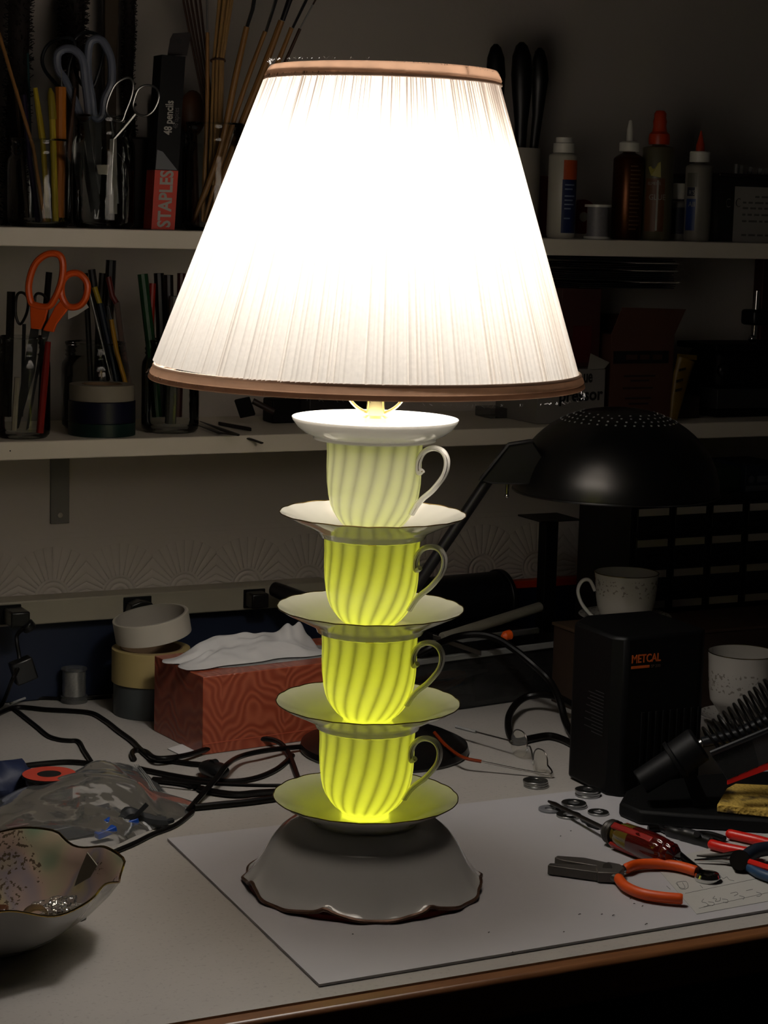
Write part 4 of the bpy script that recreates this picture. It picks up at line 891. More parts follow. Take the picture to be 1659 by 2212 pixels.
# ------------------------------------------------------------------ wrench
wr = root('wrench', G(1500, 1880), 'chrome ring wrench poking out from under the screwdriver and pliers', 'wrench')
wa, wb2 = G(1438, 1822, .0055), G(1524, 1893, .0055)
obj('shank', MB().tube([wa, wa.lerp(wb2, .5), wb2], [.005, .0045, .005], 12, flat=(1, .45), up=(wb2-wa).cross(V3((0, 0, 1)))), mat('wrench_steel', '58585a', .25, 1), wr)
dW = (wb2-wa).normalized(); cw = wb2+dW*.004; cw.z = .0028
obj('ring_end', MB().lathe(cw, [(.0058, 0), (.0105, .0005), (.0115, .004), (.0100, .0068), (.0062, .0072), (.0058, 0)], 36, shell=True), chrome, wr)
# ------------------------------------------------------------------ flat nose pliers, orange
ZP = .0070
op = root('flat_nose_pliers', G(1330, 1900), 'flat nose pliers with curved orange grips on the white board', 'pliers')
def slab(pts, z, t): return MB().prism([G(x, y, z) for x, y in pts], (0, 0, t))
plm = mat('plier_steel', '5a5652', .42, .45, var=.12)
def slabt(pts, zt, t): return MB().prism([G(x, y, zt) for x, y in pts], (0, 0, -t))
obj('jaw', slabt([(1183, 1869), (1188, 1864), (1286, 1869), (1312, 1878), (1290, 1884)], .0118, .0082), plm, op, bevel=.0006)
obj('jaw', slabt([(1198, 1852), (1204, 1848), (1262, 1852), (1318, 1864), (1306, 1871), (1285, 1869), (1215, 1858)], .0118, .0082), plm, op, bevel=.0006)
obj('pivot', slabt([(1288, 1868), (1314, 1861), (1340, 1866), (1349, 1874), (1338, 1886), (1291, 1884)], .0128, .0092), plm, op, bevel=.001)
obj('rivet', MB().cyl(G(1312, 1874, .0120), G(1312, 1874, .0134), .0042), plm, op)
hk = [.0035, .0052, .0056, .0056, .0056, .0056, .0054, .0050, .0035]
def grip(pts, m_): 
    sp2 = smooth([G(x, y, .0088) for x, y in pts], 7); n3 = len(sp2)
    rr3 = [.0047*min(1, .62+6*min(i/n3, 1-i/n3)) for i in range(n3)]
    return MB().tube(sp2, rr3, 16, flat=(1, .95), up=(0, 0, 1))
obj('handle', grip([(1349, 1878), (1375, 1868), (1420, 1866), (1465, 1871), (1505, 1882)], None), orange2, op, label='rear orange handle grip')
obj('handle', grip([(1334, 1894), (1350, 1914), (1385, 1930), (1430, 1938), (1475, 1942)], None), orange2, op, label='front orange handle grip')
obj('handle_shank', MB().tube([G(1312, 1882, .008), G(1352, 1877, .0085)], .0036, 10).tube([G(1312, 1890, .008), G(1338, 1900, .0085)], .0036, 10), steel, op)
# ------------------------------------------------------------------ red cutters
rc = root('side_cutters', G(1560, 1822), 'dark steel cutters with two bright red grips in front of the sponge stand', 'cutters')
obj('jaws', MB().tube(smooth([G(1418, 1786, .006), G(1450, 1798, .007), G(1490, 1808, .007), G(1535, 1822, .007)]), [.003, .006, .008, .0065], 12, flat=(1, .7), up=(0, 0, 1)), blk, rc)
obj('rivet', MB().cyl(G(1505, 1802, .012), G(1505, 1802, .0145), .003), steel, rc)
obj('handle', grip([(1532, 1822), (1560, 1830), (1600, 1838), (1640, 1846)], None), redp, rc); obj('handle', grip([(1570, 1800), (1605, 1808), (1640, 1816), (1690, 1830)], None), redp, rc)
# ------------------------------------------------------------------ needle nose pliers with blue grip
nb = root('needle_nose_pliers', G(1600, 1856), 'fine chrome needle nose pliers with blue and red grips at the right edge', 'pliers')
obj('jaw', MB().tube([G(1500, 1858, .006), G(1560, 1856, .008), G(1590, 1858, .009)], [.0008, .0028, .0045], 10), chrome, nb); obj('jaw', MB().tube([G(1505, 1848, .006), G(1560, 1850, .008), G(1600, 1846, .009)], [.0008, .0030, .0045], 10), darksteel, nb)
obj('pivot', MB().cyl(G(1598, 1858, .004), G(1598, 1858, .015), .009), darksteel, nb)
bg_ = mat('blue_grip', '1c3c5c', .45)
obj('handle', grip([(1612, 1868), (1640, 1886), (1680, 1900), (1720, 1915)], None), bg_, nb); obj('handle', MB().tube(smooth([G(1610, 1852, .012), G(1640, 1836, .016), G(1700, 1830, .016)]), .0065, 12), mat('blue_grip_dark', '101a28', .5), nb)
obj('red_stripe', MB().tube([G(1620, 1862, .014), G(1650, 1872, .015), G(1700, 1886, .015)], .003, 8), redp, nb)
# ------------------------------------------------------------------ soldering iron stand
YS = G(1335, 1765)
stn = root('iron_stand', G(1500, 1760), 'black soldering iron stand with cast base and slanting holder', 'stand')
base_pts = [(1336, 1763), (1350, 1738), (1380, 1722), (1520, 1700), (1720, 1690), (1800, 1760), (1780, 1812), (1640, 1800), (1480, 1790), (1380, 1782)]
obj('cast_base', slab([(x, y) for x, y in base_pts], .0028, .014), blkm, stn, bevel=.003)
c = G(1470, 1745, .017)
pA = Q(1383, 1690, c+R0*-.035); pB = Q(1462, 1640, c+R0*.0); pC = Q(1508, 1608, c+R0*.02); pD = Q(1530, 1597, c+R0*.03)
dd = (pD-pA).normalized()
obj('holder_tube', MB().tube([pA, pB], [.0125, .0135], 32), mat('holder_black', '070708', .55, spec=.18), stn, bevel=.001)
obj('holder_collar', MB().tube([pB-dd*.004, pB, pB+dd*.001, pC, pC+dd*.002], [.0195, .0205, .0175, .0175, .015], 36), mat('holder_black', ''), stn, bevel=.001)
obj('support_leg', MB().prism([Q(1462, 1640, c), Q(1480, 1622, c), Q(1535, 1740, c), Q(1500, 1745, c)], FH*.003), mat('holder_black', ''), stn, bevel=.0008)
sp4 = []
end = Q(1700, 1500, c+R0*.11)
for i in range(14*16):
    f_ = i/(14*16); u, w_, d_3 = frame(end-pD); pp = pD.lerp(end, f_)+(u*math.cos(i/16*2*PI)+w_*math.sin(i/16*2*PI))*(.012+.012*f_); sp4.append(pp)
obj('coil_spring', MB().tube(sp4, .0013, 6), mat('spring_dark', '1a1816', .4, .5), stn)
iron = root('soldering_iron', pD, 'black soldering iron handle resting in the coil of the stand', 'soldering iron')
obj('handle', MB().tube([pC.lerp(pD, .4), Q(1600, 1585, c+R0*.06), Q(1700, 1537, c+R0*.10)], [.005, .0065, .0075], 20), mat('iron_black', '131416', .3), iron)
obj('tip', MB().tube([pA+dd*.01, pC.lerp(pD, .4)], [.002, .004], 12), steel, iron)
cm = root('wire_brush', G(1600, 1700), 'black brush with long thin bristles and a jagged red back at the right edge', 'brush')
q = MB()
b0, b1 = Q(1535, 1628, c+R0*.03-FH*.03), Q(1700, 1560, c+R0*.10-FH*.03); e0, e1_ = Q(1572, 1684, c+R0*.05-FH*.03), Q(1700, 1628, c+R0*.10-FH*.03)
for i in range(90):
    f_ = i/89; q.tube([b0.lerp(b1, f_), e0.lerp(e1_, f_)], .0005, 4)
obj('bristles', q, mat('bristle_dark', '2a2a2a', .4), cm, kind='stuff'); obj('spine', MB().tube([b0, b1], .003, 10), blk, cm)
jag = [e0.lerp(e1_, i/12)+V3((0, 0, .003 if i % 2 else -.001)) for i in range(13)]
low_ = [e0.lerp(e1_, i/12)-V3((0, 0, .005+.004*i/12)) for i in range(12, -1, -1)]
obj('red_back', MB().prism(jag+low_, FH*.003), redp, cm)
spo = root('sponge', G(1630, 1720), 'yellow scorched cleaning sponge on the iron stand', 'sponge')
spg, N, L, b = node_mat('sponge_yellow')
tc = N.new('ShaderNodeTexCoord'); n1_ = N.new('ShaderNodeTexNoise'); n1_.inputs['Scale'].default_value = 35; L.new(tc.outputs['Object'], n1_.inputs[0])
cr = N.new('ShaderNodeValToRGB'); L.new(n1_.outputs[0], cr.inputs[0]); cr.color_ramp.elements[0].position = .36; cr.color_ramp.elements[0].color = (.05, .03, .01, 1); cr.color_ramp.elements[1].position = .47; cr.color_ramp.elements[1].color = (.50, .33, .06, 1)
L.new(cr.outputs[0], b.inputs['Base Color']); b.inputs['Roughness'].default_value = .9
n2_ = N.new('ShaderNodeTexVoronoi'); n2_.inputs['Scale'].default_value = 350; L.new(tc.outputs['Object'], n2_.inputs[0]); bp = N.new('ShaderNodeBump'); bp.inputs['Distance'].default_value = .001; L.new(n2_.outputs[0], bp.inputs['Height']); L.new(bp.outputs[0], b.inputs['Normal'])
obj('pad', slabt([(1549, 1737), (1570, 1702), (1588, 1692), (1720, 1698), (1740, 1760), (1659, 1748)], .0258, .0082), spg, spo, bevel=.0012)
cord('connecting_cable', [(1400, 1790), (1440, 1790), (1480, 1800), (1530, 1802), (1565, 1812)], .003, 'short black lead in front of the stand base', z=.006)
# ================================================================== upper shelf, left
ZS = ZU+.0004
def jar(P, rpx, ytop, lab, ribs=True):
    """pint jar: straight wall, shoulder, threaded neck"""
    s2 = mpp(P); R_ = rpx*s2; zt_j = zat(P, ytop); h = zt_j-P.z
    j_ = root('glass_jar', (P.x, P.y, P.z), lab, 'jar')
    pr2 = [(0, .0), (R_*.86, .0), (R_*.98, .004), (R_, .010), (R_, h*.70), (R_*.98, h*.76), (R_*.88, h*.82), (R_*.86, h*.84), (R_*.90, h*.86), (R_*.86, h*.88), (R_*.90, h*.91), (R_*.86, h*.93), (R_*.87, h*.97), (R_*.89, h*.985), (R_*.87, h)]
    obj('glass_wall', MB().lathe((P.x, P.y, P.z), pr2, 48, shell=True), glass, j_, ang=80)
    obj('rim', MB().tube([V3((P.x+R_*.87*math.cos(a), P.y+R_*.87*math.sin(a), P.z+h)) for a in [2*PI*i/48 for i in range(48)]], .0012, 6, closed=True), glass, j_)
    obj('glass_floor', MB().lathe((P.x, P.y, P.z+.001), [(R_*.9, 0), (R_*.93, .004), (R_*.6, .005), (0, .003)], 40), glass, j_)
    return j_
def stick(name, pts, r, P, m_, lab, cat, dy=0.0, n=10, extra=None, grp=None):
    """rod seen at given image points, in the upright plane near P"""
    PP = [Q(x, y, P+FH*dy) for x, y in pts]
    PP = [V3((p.x, p.y, max(p.z, P.z+.003))) for p in PP]
    s2 = mpp(P); rr4 = [q_*s2 for q_ in r] if isinstance(r, (list, tuple)) else r*s2
    if extra:
        t_ = root(name, PP[-1], lab, cat, grp); obj(extra[0], MB().tube(PP, rr4, n), m_, t_)
        pe = [Q(x, y, P+FH*dy) for x, y in extra[1]]; re_ = [q_*s2 for q_ in extra[2]] if isinstance(extra[2], (list, tuple)) else extra[2]*s2
        obj(extra[3], MB().tube(pe, re_, n), extra[4], t_); return t_
    return one(name, MB().tube(PP, rr4, n), m_, lab, cat, grp)
J1 = at_shelf(85, 2.085, ZS); J2 = at_shelf(223, 2.080, ZS); J3 = at_shelf(462, 2.085, ZS)
jar(J1, 68, 302, 'glass jar of yellow pens at the left end of the upper shelf')
jar(J2, 67, 252, 'taller glass jar of grey and steel scissors on the upper shelf')
jar(J3, 70, 268, 'glass jar of long artist brushes beside the lamp shade')
stick('bamboo_skewer', [(-6, 60), (72, 320), (96, 478)], 4, J1, tan, 'long bamboo skewer leaning out left from the yellow pen jar', 'skewer', -.012)
stick('pen', [(92, 300), (104, 478)], 6, J1, yel, 'yellow pen with a clear highlight leaning in the first jar', 'pen', -.004, extra=('barrel', [(76, 190), (92, 300)], [5, 8], 'cap', yel))
stick('pen', [(113, 255), (120, 478)], 7, J1, yel, 'yellow pen with a bullet shaped cap in the first jar', 'pen', -.014, extra=('barrel', [(108, 190), (110, 205), (114, 258)], [3, 8, 9], 'cap', mat('yellow_cap', '8c7c20', .45)))
stick('dowel', [(131, 188), (131, 330), (128, 470)], 12, J1, olive, 'thick ochre wooden dowel standing in the first jar', 'dowel', .004)
one('thin_wire', MB().cyl(Q(133, 150, J1), Q(133, 190, J1), .0006), steel, 'thin steel wire sticking up from the ochre dowel', 'wire')
stick('pencil', [(163, 190), (150, 300), (142, 470)], [3, 6, 6], J1, brownw, 'reddish brown pencil at the right in the first jar', 'pencil', .012)
stick('pen', [(52, 205), (62, 330), (82, 478)], 6, J1, mat('violet', '241838', .4), 'violet pen at the left in the first jar', 'pen', .010)
stick('thin_brush', [(60, 115), (66, 300), (72, 470)], 2.5, J1, mat('teal', '0c3a3c', .4), 'thin teal handled brush rising behind the yellow pens', 'brush', .018)
stick('pencil', [(35, 190), (48, 330), (60, 470)], 5, J1, mat('dim_brown', '3a2814', .5), 'dim brown pencil behind the skewer in the first jar', 'pencil', .02)
def loop(pts, r, P, dy=0, flat=(1, 1), n=10, m_=None, k=6):
    return MB().tube(smooth([Q(x, y, P+FH*dy) for x, y in pts], k, True), r*mpp(P), n, closed=True, flat=flat, up=FH)
def blade(pts, P, dy, w=.0016): return MB().prism([Q(x, y, P+FH*dy) for x, y in pts], FH*w)
s_g = root('scissors', J2, 'large grey blue handled scissors standing in the scissor jar', 'scissors')
obj('handle', loop([(124, 120), (138, 106), (160, 108), (178, 130), (184, 175), (190, 225), (190, 250), (176, 252), (160, 215), (140, 172), (126, 150)], 9, J2, -.008, (1, 1.0)), greyblue, s_g)
obj('handle', loop([(192, 100), (206, 84), (224, 92), (240, 130), (240, 180), (226, 212), (220, 250), (204, 252), (198, 210), (190, 160)], 9, J2, -.002, (1, 1.0)), greyblue, s_g)
obj('blade', blade([(178, 252), (190, 252), (216, 440), (208, 470), (196, 400)], J2, -.006), steel, s_g); obj('blade', blade([(206, 252), (220, 252), (218, 400), (208, 470), (202, 400)], J2, -.002), steel, s_g)
s_b = root('scissors', J2+FH*.02, 'dark handled scissors mostly hidden behind the grey ones', 'scissors')
obj('handle', loop([(92, 120), (110, 92), (150, 82), (162, 100), (150, 140), (140, 200), (120, 180), (96, 150)], 4, J2, .018), mat('slate', '20262c', .4), s_b); obj('handle', loop([(160, 90), (185, 70), (215, 80), (222, 120), (200, 190), (175, 180), (160, 140)], 4, J2, .022), mat('slate', ''), s_b)
obj('blade', blade([(150, 200), (165, 200), (205, 450), (196, 460)], J2, .018), steel, s_b)
s_s = root('scissors', J2-FH*.012, 'all steel scissors with thin oval loops leaning right out of the jar', 'scissors')
obj('handle', loop([(234, 215), (250, 182), (275, 168), (287, 178), (285, 205), (272, 240), (262, 262), (240, 256), (230, 240)], 2.6, J2, -.022), steel, s_s)
obj('handle', loop([(290, 215), (300, 192), (320, 184), (338, 192), (343, 212), (332, 238), (315, 250), (298, 246), (288, 232)], 2.6, J2, -.022), steel, s_s)
obj('shank', MB().tube([Q(x, y, J2-FH*.022) for x, y in ((292, 246), (268, 275), (246, 300), (240, 420))], .0022, 8), steel, s_s); obj('shank', MB().tube([Q(x, y, J2-FH*.020) for x, y in ((240, 256), (246, 300), (255, 440))], .0022, 8), steel, s_s)
one('white_tag', MB().prism([Q(x, y, J2-FH*.026) for x, y in ((209, 356), (236, 356), (232, 378), (212, 376))], FH*.0005), offw, 'small white tag inside the scissor jar', 'tag')
one('jar_highlight', MB().prism([Q(x, y, J2-FH*.024) for x, y in ((237, 300), (252, 300), (253, 462), (236, 462))], FH*.0008), mat('highlight_white', '8c8880', .4), 'white strip imitating the bright highlight on the scissor jar', 'strip')  # upright glint of the jar glass, painted as a pale strip
one('curled_wire', MB().tube(smooth([Q(x, y, J2-FH*.018) for x, y in ((254, 330), (268, 350), (276, 375), (278, 430), (276, 470))]), .0004, 5), steel, 'fine curved wire inside the right of the scissor jar', 'wire')
# pencil box
YP = 2.052
c4 = [W(x, y, YP) for x, y in ((327, 489), (377, 492), (401, 122), (350, 118))]
for p in c4[:2]: p.z = ZS
pbx = root('pencil_box', (c4[0]+c4[1])/2, 'tall leaning black and red cardboard pencil box with vertical white lettering', 'pencil box')
f1, f2 = (489-362)/(489-118), (489-330)/(489-118)
def pbp(u, v): return (c4[0].lerp(c4[1], u)).lerp(c4[3].lerp(c4[2], u), v)
DPB = V3((0, .026, 0))
obj('red_panel', MB().prism([pbp(0, 0), pbp(1, 0), pbp(1, f1), pbp(0, f1)], DPB), mat('box_red', 'cc3a24', .45), pbx, label='red lower panel')
obj('black_panel', MB().prism([pbp(0, f1), pbp(1, f1), pbp(1, 1), pbp(0, 1)], DPB), mat('box_black', '08080a', .5, spec=.25), pbx, label='black upper panel')
obj('grey_streak', MB().prism([pbp(.02, f1+.004)-V3((0, .0003, 0)), pbp(.95, f1+.004)-V3((0, .0003, 0)), pbp(.28, f2+.02)-V3((0, .0003, 0)), pbp(.04, f2+.03)-V3((0, .0003, 0))], (0, .0002, 0)), mat('streak', '6a6c70', .5), pbx)
tb4 = [W(x, y, YP+.013) for x, y in ((362, 120), (404, 120), (413, 72), (406, 70), (374, 72), (368, 84))]
obj('hang_tab', MB().prism(tb4, (0, .0008, 0)), mat('tab_dark', '1c1414', .5), pbx)
obj('tab_hole', MB().lathe(W(387, 88, YP+.0128), [(.0032, 0), (.0032, .0003), (0, .0003)], 20, (0, -1, 0)), ink, pbx)
axv = (c4[3]-c4[0]).normalized(); axu = (c4[0]-c4[1]).normalized()
letm = mat('lettering_grey', 'a8a49c', .5)
o1 = pbp(.78, .012)-V3((0, .0003, 0))
def fit_text(s, o, u, v, length, size, m_, par, nm, bold=0, ext=.0001):
    tmp = MB().text(s, size, lambda x, y, z: V3((x, y, z)), 'LEFT', ext, 1, bold); wd2 = max(p.x for p in tmp.v)-min(p.x for p in tmp.v)
    return obj(nm, MB().text(s, size, flat_map(o, u, v), 'LEFT', ext, length/wd2, bold), m_, par)
fit_text('STAPLES', o1, axv, axu, (pbp(0, f1)-pbp(0, 0)).length*.96, .0205, letm, pbx, 'brand_lettering', .0006)
fit_text('48 pencils', pbp(.60, (489-286)/371)-V3((0, .0003, 0)), axv, axu, (pbp(0, .2)-pbp(0, 0)).length*.98, .0125, letm, pbx, 'count_lettering', .0003)
fit_text('48 lapices', pbp(.86, (489-272)/371)-V3((0, .0003, 0)), axv, axu, (pbp(0, .118)-pbp(0, 0)).length, .0085, mat('lettering_dim', '4a4846', .5), pbx, 'second_lettering')
# brushes
def brush(wood, met, rw, rm, lab, dy, mm=steel, wm=tan):
    t_ = root('paintbrush', Q(*wood[-1], J3+FH*dy), lab, 'paintbrush'); s2 = mpp(J3)
    pw = [Q(x, y, J3+FH*dy) for x, y in wood]; pw = [V3((p.x, p.y, max(p.z, ZS+.003))) for p in pw]
    obj('handle', MB().tube(smooth(pw, 4), [rw*s2*.9]+[rw*s2]*3+[rw*s2*.7], 10), wm, t_); obj('ferrule', MB().tube([Q(x, y, J3+FH*dy) for x, y in met], [rm*s2, rm*s2*.8], 10), mm, t_)
    d = (Q(*met[0], J3+FH*dy)-Q(*met[-1], J3+FH*dy)).normalized(); a_ = Q(*met[0], J3+FH*dy)
    obj('bristles', MB().tube([a_, a_+d*.012, a_+d*.024], [rm*s2*.9, rm*s2*1.1, rm*s2*.3], 8), mat('bristle_brown', '3a2414', .7), t_)
brush([(448, 70), (447, 250), (437, 478)], [(447, -8), (448, 72)], 4.5, 2.2, 'upright thin paintbrush left of the bamboo bundle', -.014)
brush([(533, 58), (508, 170), (474, 330), (415, 484)], [(552, -20), (546, 20), (533, 60)], 7, 5, 'paintbrush with a bright ferrule just right of the bamboo bundle', -.020, chrome)
brush([(573, 68), (535, 170), (496, 290), (440, 480)], [(600, -14), (590, 20), (574, 70)], 5.5, 4.5, 'second bright ferrule paintbrush from the bamboo bundle', -.004, chrome)
brush([(608, 45), (565, 160), (510, 300), (450, 480)], [(636, -30), (610, 44)], 8, 7, 'thick paintbrush with a black ferrule next to the shade top', .004, mat('black_ferrule', '141216', .3))
brush([(630, 60), (590, 160), (530, 300), (470, 478)], [(668, -14), (632, 60)], 5.5, 4, 'rightmost fine paintbrush passing behind the shade edge', -.010, chrome)
brush([(648, 62), (600, 170), (545, 290), (486, 478)], [(676, 10), (648, 62)], 4, 2, 'darker thin paintbrush behind the rightmost one', .014, steel, brownw)
bd = root('bamboo_bundle', Q(462, 440, J3), 'tied bundle of bamboo skewers standing in the brush jar', 'skewer bundle')
q = MB(); rb_ = random.Random(4); s2 = mpp(J3)
for i in range(26):
    a = rb_.uniform(0, 2*PI); rr5 = math.sqrt(rb_.random())*17; ox, oy = rr5*math.cos(a), rr5*math.sin(a)*s2
    q.tube([Q(487+ox*1.15, -14, J3+FH*oy), Q(470+ox*.8, 130, J3+FH*oy*.8), Q(462+ox*.95, 400, J3+FH*oy*.9)], 3.1*s2, 7)
obj('skewers', q, bamboo, bd, kind='stuff')
tr_ = [Q(471+15*math.cos(a), 131+4*math.sin(a*1), J3+FH*(15*s2*math.sin(a))) for a in [2*PI*i/24 for i in range(24)]]
obj('tie', MB().tube(tr_, .0012, 6, closed=True), brownw, bd)
for i, (a, b2) in enumerate((((394, -8), (443, 240)), ((402, -8), (448, 240)), ((411, -8), (452, 240)), ((421, -8), (456, 240)), ((431, -8), (459, 240)))):
    stick('thin_skewer', [a, b2, (b2[0]+4, 470)], 2.6, J3, brownw, 'dark thin skewer fanning out left behind the brush jar', 'skewer', .024+i*.002, 6, grp='thin skewers fanned in the brush jar')
# wooden spoon and tins behind
SPn = W(418, 330, 2.15)
wsn = root('wooden_spoon', SPn, 'wooden spoon standing bowl up behind the pencil box', 'spoon')
obj('spoon_bowl', MB().sphere(Q(416, 245, SPn), .026, (.62, .35, 1)), mat('spoon_wood', '5a3418', .5), wsn); obj('handle', MB().tube([Q(418, 280, SPn), V3((Q(424, 480, SPn).x, Q(424, 480, SPn).y, ZS+.001))], .004, 10), mat('spoon_wood', ''), wsn)
one('dark_tin', MB().lathe(at_shelf(300, 2.16, ZS), [(.032, 0), (.032, .098), (.030, .1)], 36), mat('dim_maroon', '1c1010', .5), 'dark maroon tin standing behind the scissor jar', 'tin')
one('dark_box', MB().box(W(345, 300, 2.17).x, W(398, 300, 2.17).x, 2.165, 2.2, ZS, W(360, 215, 2.165).z), mat('dim_box', '140f12', .6), 'dim dark box behind the pencil box', 'box', bevel=.001)
# big bristle brushes at the back left
def bigbrush(pts, r, lab, seed, Y):
    t_ = root('bristle_brush', at_shelf(pts[-1][0], Y, ZS), lab, 'brush'); C_ = [W(x, y, Y) for x, y in pts]; C_[-1].z = max(C_[-1].z, ZS)
    q2 = MB(); rg = random.Random(seed); q2.tube(C_, [r*.7]*len(C_), 12); sp3 = smooth(C_, 12)
    for i in range(900):
        k3 = rg.random()*(len(sp3)-1); k4 = int(k3); p = sp3[k4].lerp(sp3[min(k4+1, len(sp3)-1)], k3-k4); a = rg.uniform(0, 2*PI)
        d = V3((math.cos(a), math.sin(a), rg.uniform(-.5, .9))); e2 = p+d*r*rg.uniform(.85, 1.05); 
        if e2.y > YW-.004: continue
        q2.tube([p+d*r*.5, e2], .0005, 3)
    obj('bristles', q2, mat('bristle_dark_brown', '1e1410', .8), t_, kind='stuff'); return t_
bigbrush([(42, -20), (38, 200), (28, 488)], .017, 'tall dark brown bristly brush at the far left of the upper shelf', 1, 2.165)
bigbrush([(160, -20), (158, 60), (156, 150)], .018, 'dark bristle brush head up behind the grey scissors', 2, 2.175)
one('brush_handle', MB().cyl(W(157, 140, 2.175), V3((W(156, 488, 2.175).x, 2.175, ZS)), .007), mat('dim_brown', ''), 'dark wooden stick holding the bristle head behind the scissor jar', 'stick')
bigbrush([(278, -20), (280, 60), (276, 160), (282, 300), (282, 488)], .009, 'narrow dark bristle brush beside the flat wooden stick', 3, 2.185)
one('wooden_stick', MB().prism([W(226, -12, 2.17), W(258, -12, 2.17), W(252, 160, 2.17), V3((W(250, 488, 2.17).x, 2.17, ZS)), V3((W(232, 488, 2.17).x, 2.17, ZS)), W(226, 160, 2.17)], (0, .006, 0)), mat('stick_wood', '3c2c16', .6), 'flat wooden stick rising behind the scissor jar', 'stick', bevel=.001)
# ================================================================== upper shelf, right
def bottle(px, rpx, Y, ybody, yneck, lab, m_b, cat='bottle'):
    P = at_shelf(px, Y, ZS); s2 = mpp(P); t_ = root('glue_bottle' if cat == 'glue bottle' else 'bottle', P, lab, cat)
    z1_ = W(px, ybody, Y).z; z2 = W(px, yneck, Y).z; R_ = rpx*s2
    obj('body', MB().lathe(P, [(R_*.9, 0), (R_, .003), (R_, z1_-P.z), (R_*.96, z1_-P.z+.002), (R_*.75, (z1_+z2)/2-P.z+.001), (R_*.42, z2-P.z), (R_*.40, z2-P.z+.004)], 48), m_b, t_, ang=50)
    return P, s2, R_, t_
def zz_at(px, y, Y): return W(px, y, Y).z
def cylmap(P, R_, th0, z0_, off=.0003):     # text or label wrapped on a round body; th0 measured from the direction facing the viewer
    dirv = -(V3((P.x, P.y, 0)).normalized()); base = math.atan2(dirv.y, dirv.x)
    def f_(x, y, z): a = base+th0+x/R_; return V3((P.x+(R_+off+z)*math.cos(a), P.y+(R_+off+z)*math.sin(a), z0_+y))
    return f_
def wrap(P, R_, th0, th1, za, zb2, off=.0002, top=None):
    f_ = cylmap(P, R_, 0, 0, off); vs = []; fs = []; n4 = 16
    for i in range(n4+1):
        a = (th0+(th1-th0)*i/n4)*R_; vs += [f_(a, za, 0), f_(a, zb2, 0)]
    for i in range(n4): fs.append((2*i, 2*i+2, 2*i+3, 2*i+1))
    return MB().add(vs, fs)
# three black handled tools in a white cup
YH = 2.12; P = at_shelf(1104, YH, ZS); s2 = mpp(P)
cu = root('white_holder', P, 'white cylindrical holder at the right edge of the lamp shade', 'holder')
zt5 = W(1130, 321, YH).z
obj('wall', MB().lathe(P, [(56*s2, 0), (58*s2, .002), (58*s2, zt5-P.z), (55*s2, zt5-P.z), (55*s2, .004), (0, .004)], 48), mat('holder_white', 'a09a90', .5), cu)
for i, (a, b2, dy) in enumerate((((1071, 95, 21, 210, 300), 'leftmost of the three black handles, partly behind the shade', -.006), ((1127, 91, 23, 230, 310), 'middle black handle of the three in the white holder', 0), ((1166, 103, 19, 210, 300), 'rightmost and dimmest of the three black handles in the white holder', .012))):
    x, y0_, w5, ym, yb_ = a; pp = P+FH*dy
    ys = [y0_, y0_+8, y0_+30, y0_+70, ym-30, ym+40, yb_+20, 470]; ws_ = [.2, .55, .88, 1, .92, .60, .5, .45]
    xs = [x+(1112-x)*.22*max(0, (y-ym)/100) for y in ys]
    pts = [Q(x_, y_, pp) for x_, y_ in zip(xs, ys)]
    one('black_handled_tool', MB().tube(pts, [w5*s2*q_ for q_ in ws_], 20, flat=(.6, 1), up=FH), mat('handle_black', '050405', .35, spec=.4), b2, 'tool')
one('dark_red_tin', MB().lathe(at_shelf(1158, 2.165, ZS), [(.016, 0), (.016, .07), (.012, .075)], 32), red_d, 'dark red cylinder behind the white bottle by the shade', 'tin')
# white bottle
P, s2, R_, t_ = bottle(1211, 31, 2.06, 338, 328, 'white squeeze bottle with an orange and blue label, nearest the shade', mat('bottle_white', 'a8a498', .4))
zc1 = W(1211, 330, 2.06).z; zc2 = W(1211, 297, 2.06).z
obj('cap', MB().lathe((P.x, P.y, zc1), [(22*s2, 0), (23*s2, .001), (22.5*s2, (zc2-zc1)*.62), (18*s2, (zc2-zc1)*.66), (18*s2, zc2-zc1), (0, zc2-zc1)], 36), white_p, t_)
Y_ = 2.06
obj('orange_label', wrap(P, R_, .05, 1.25, W(0, 390, Y_).z*0+zz_at(1211, 388, Y_), zz_at(1211, 346, Y_)), mat('lab_orange', 'b0481c', .5), t_); ol_ = obj('blue_label', wrap(P, R_, .0, 1.25, zz_at(1211, 503, Y_), zz_at(1211, 388, Y_)), mat('lab_blue', '10204e', .5), t_)
q = MB(); q.text('QUICK', .0065, cylmap(P, R_, .12, zz_at(1211, 372, Y_), .0004), 'LEFT', .0001) if 0 else None
for i, y in enumerate((398, 407, 422, 431, 440, 449, 470)): q.add(wrap(P, R_, .18, .18+(.75, .6, .8, .65, .75, .5, .45)[i], zz_at(1211, y+3, Y_), zz_at(1211, y, Y_), .0004).v, [(2*k, 2*k+2, 2*k+3, 2*k+1) for k in range(16)])
obj('print_lines', q, mat('print_pale', '7a8498', .6), t_)
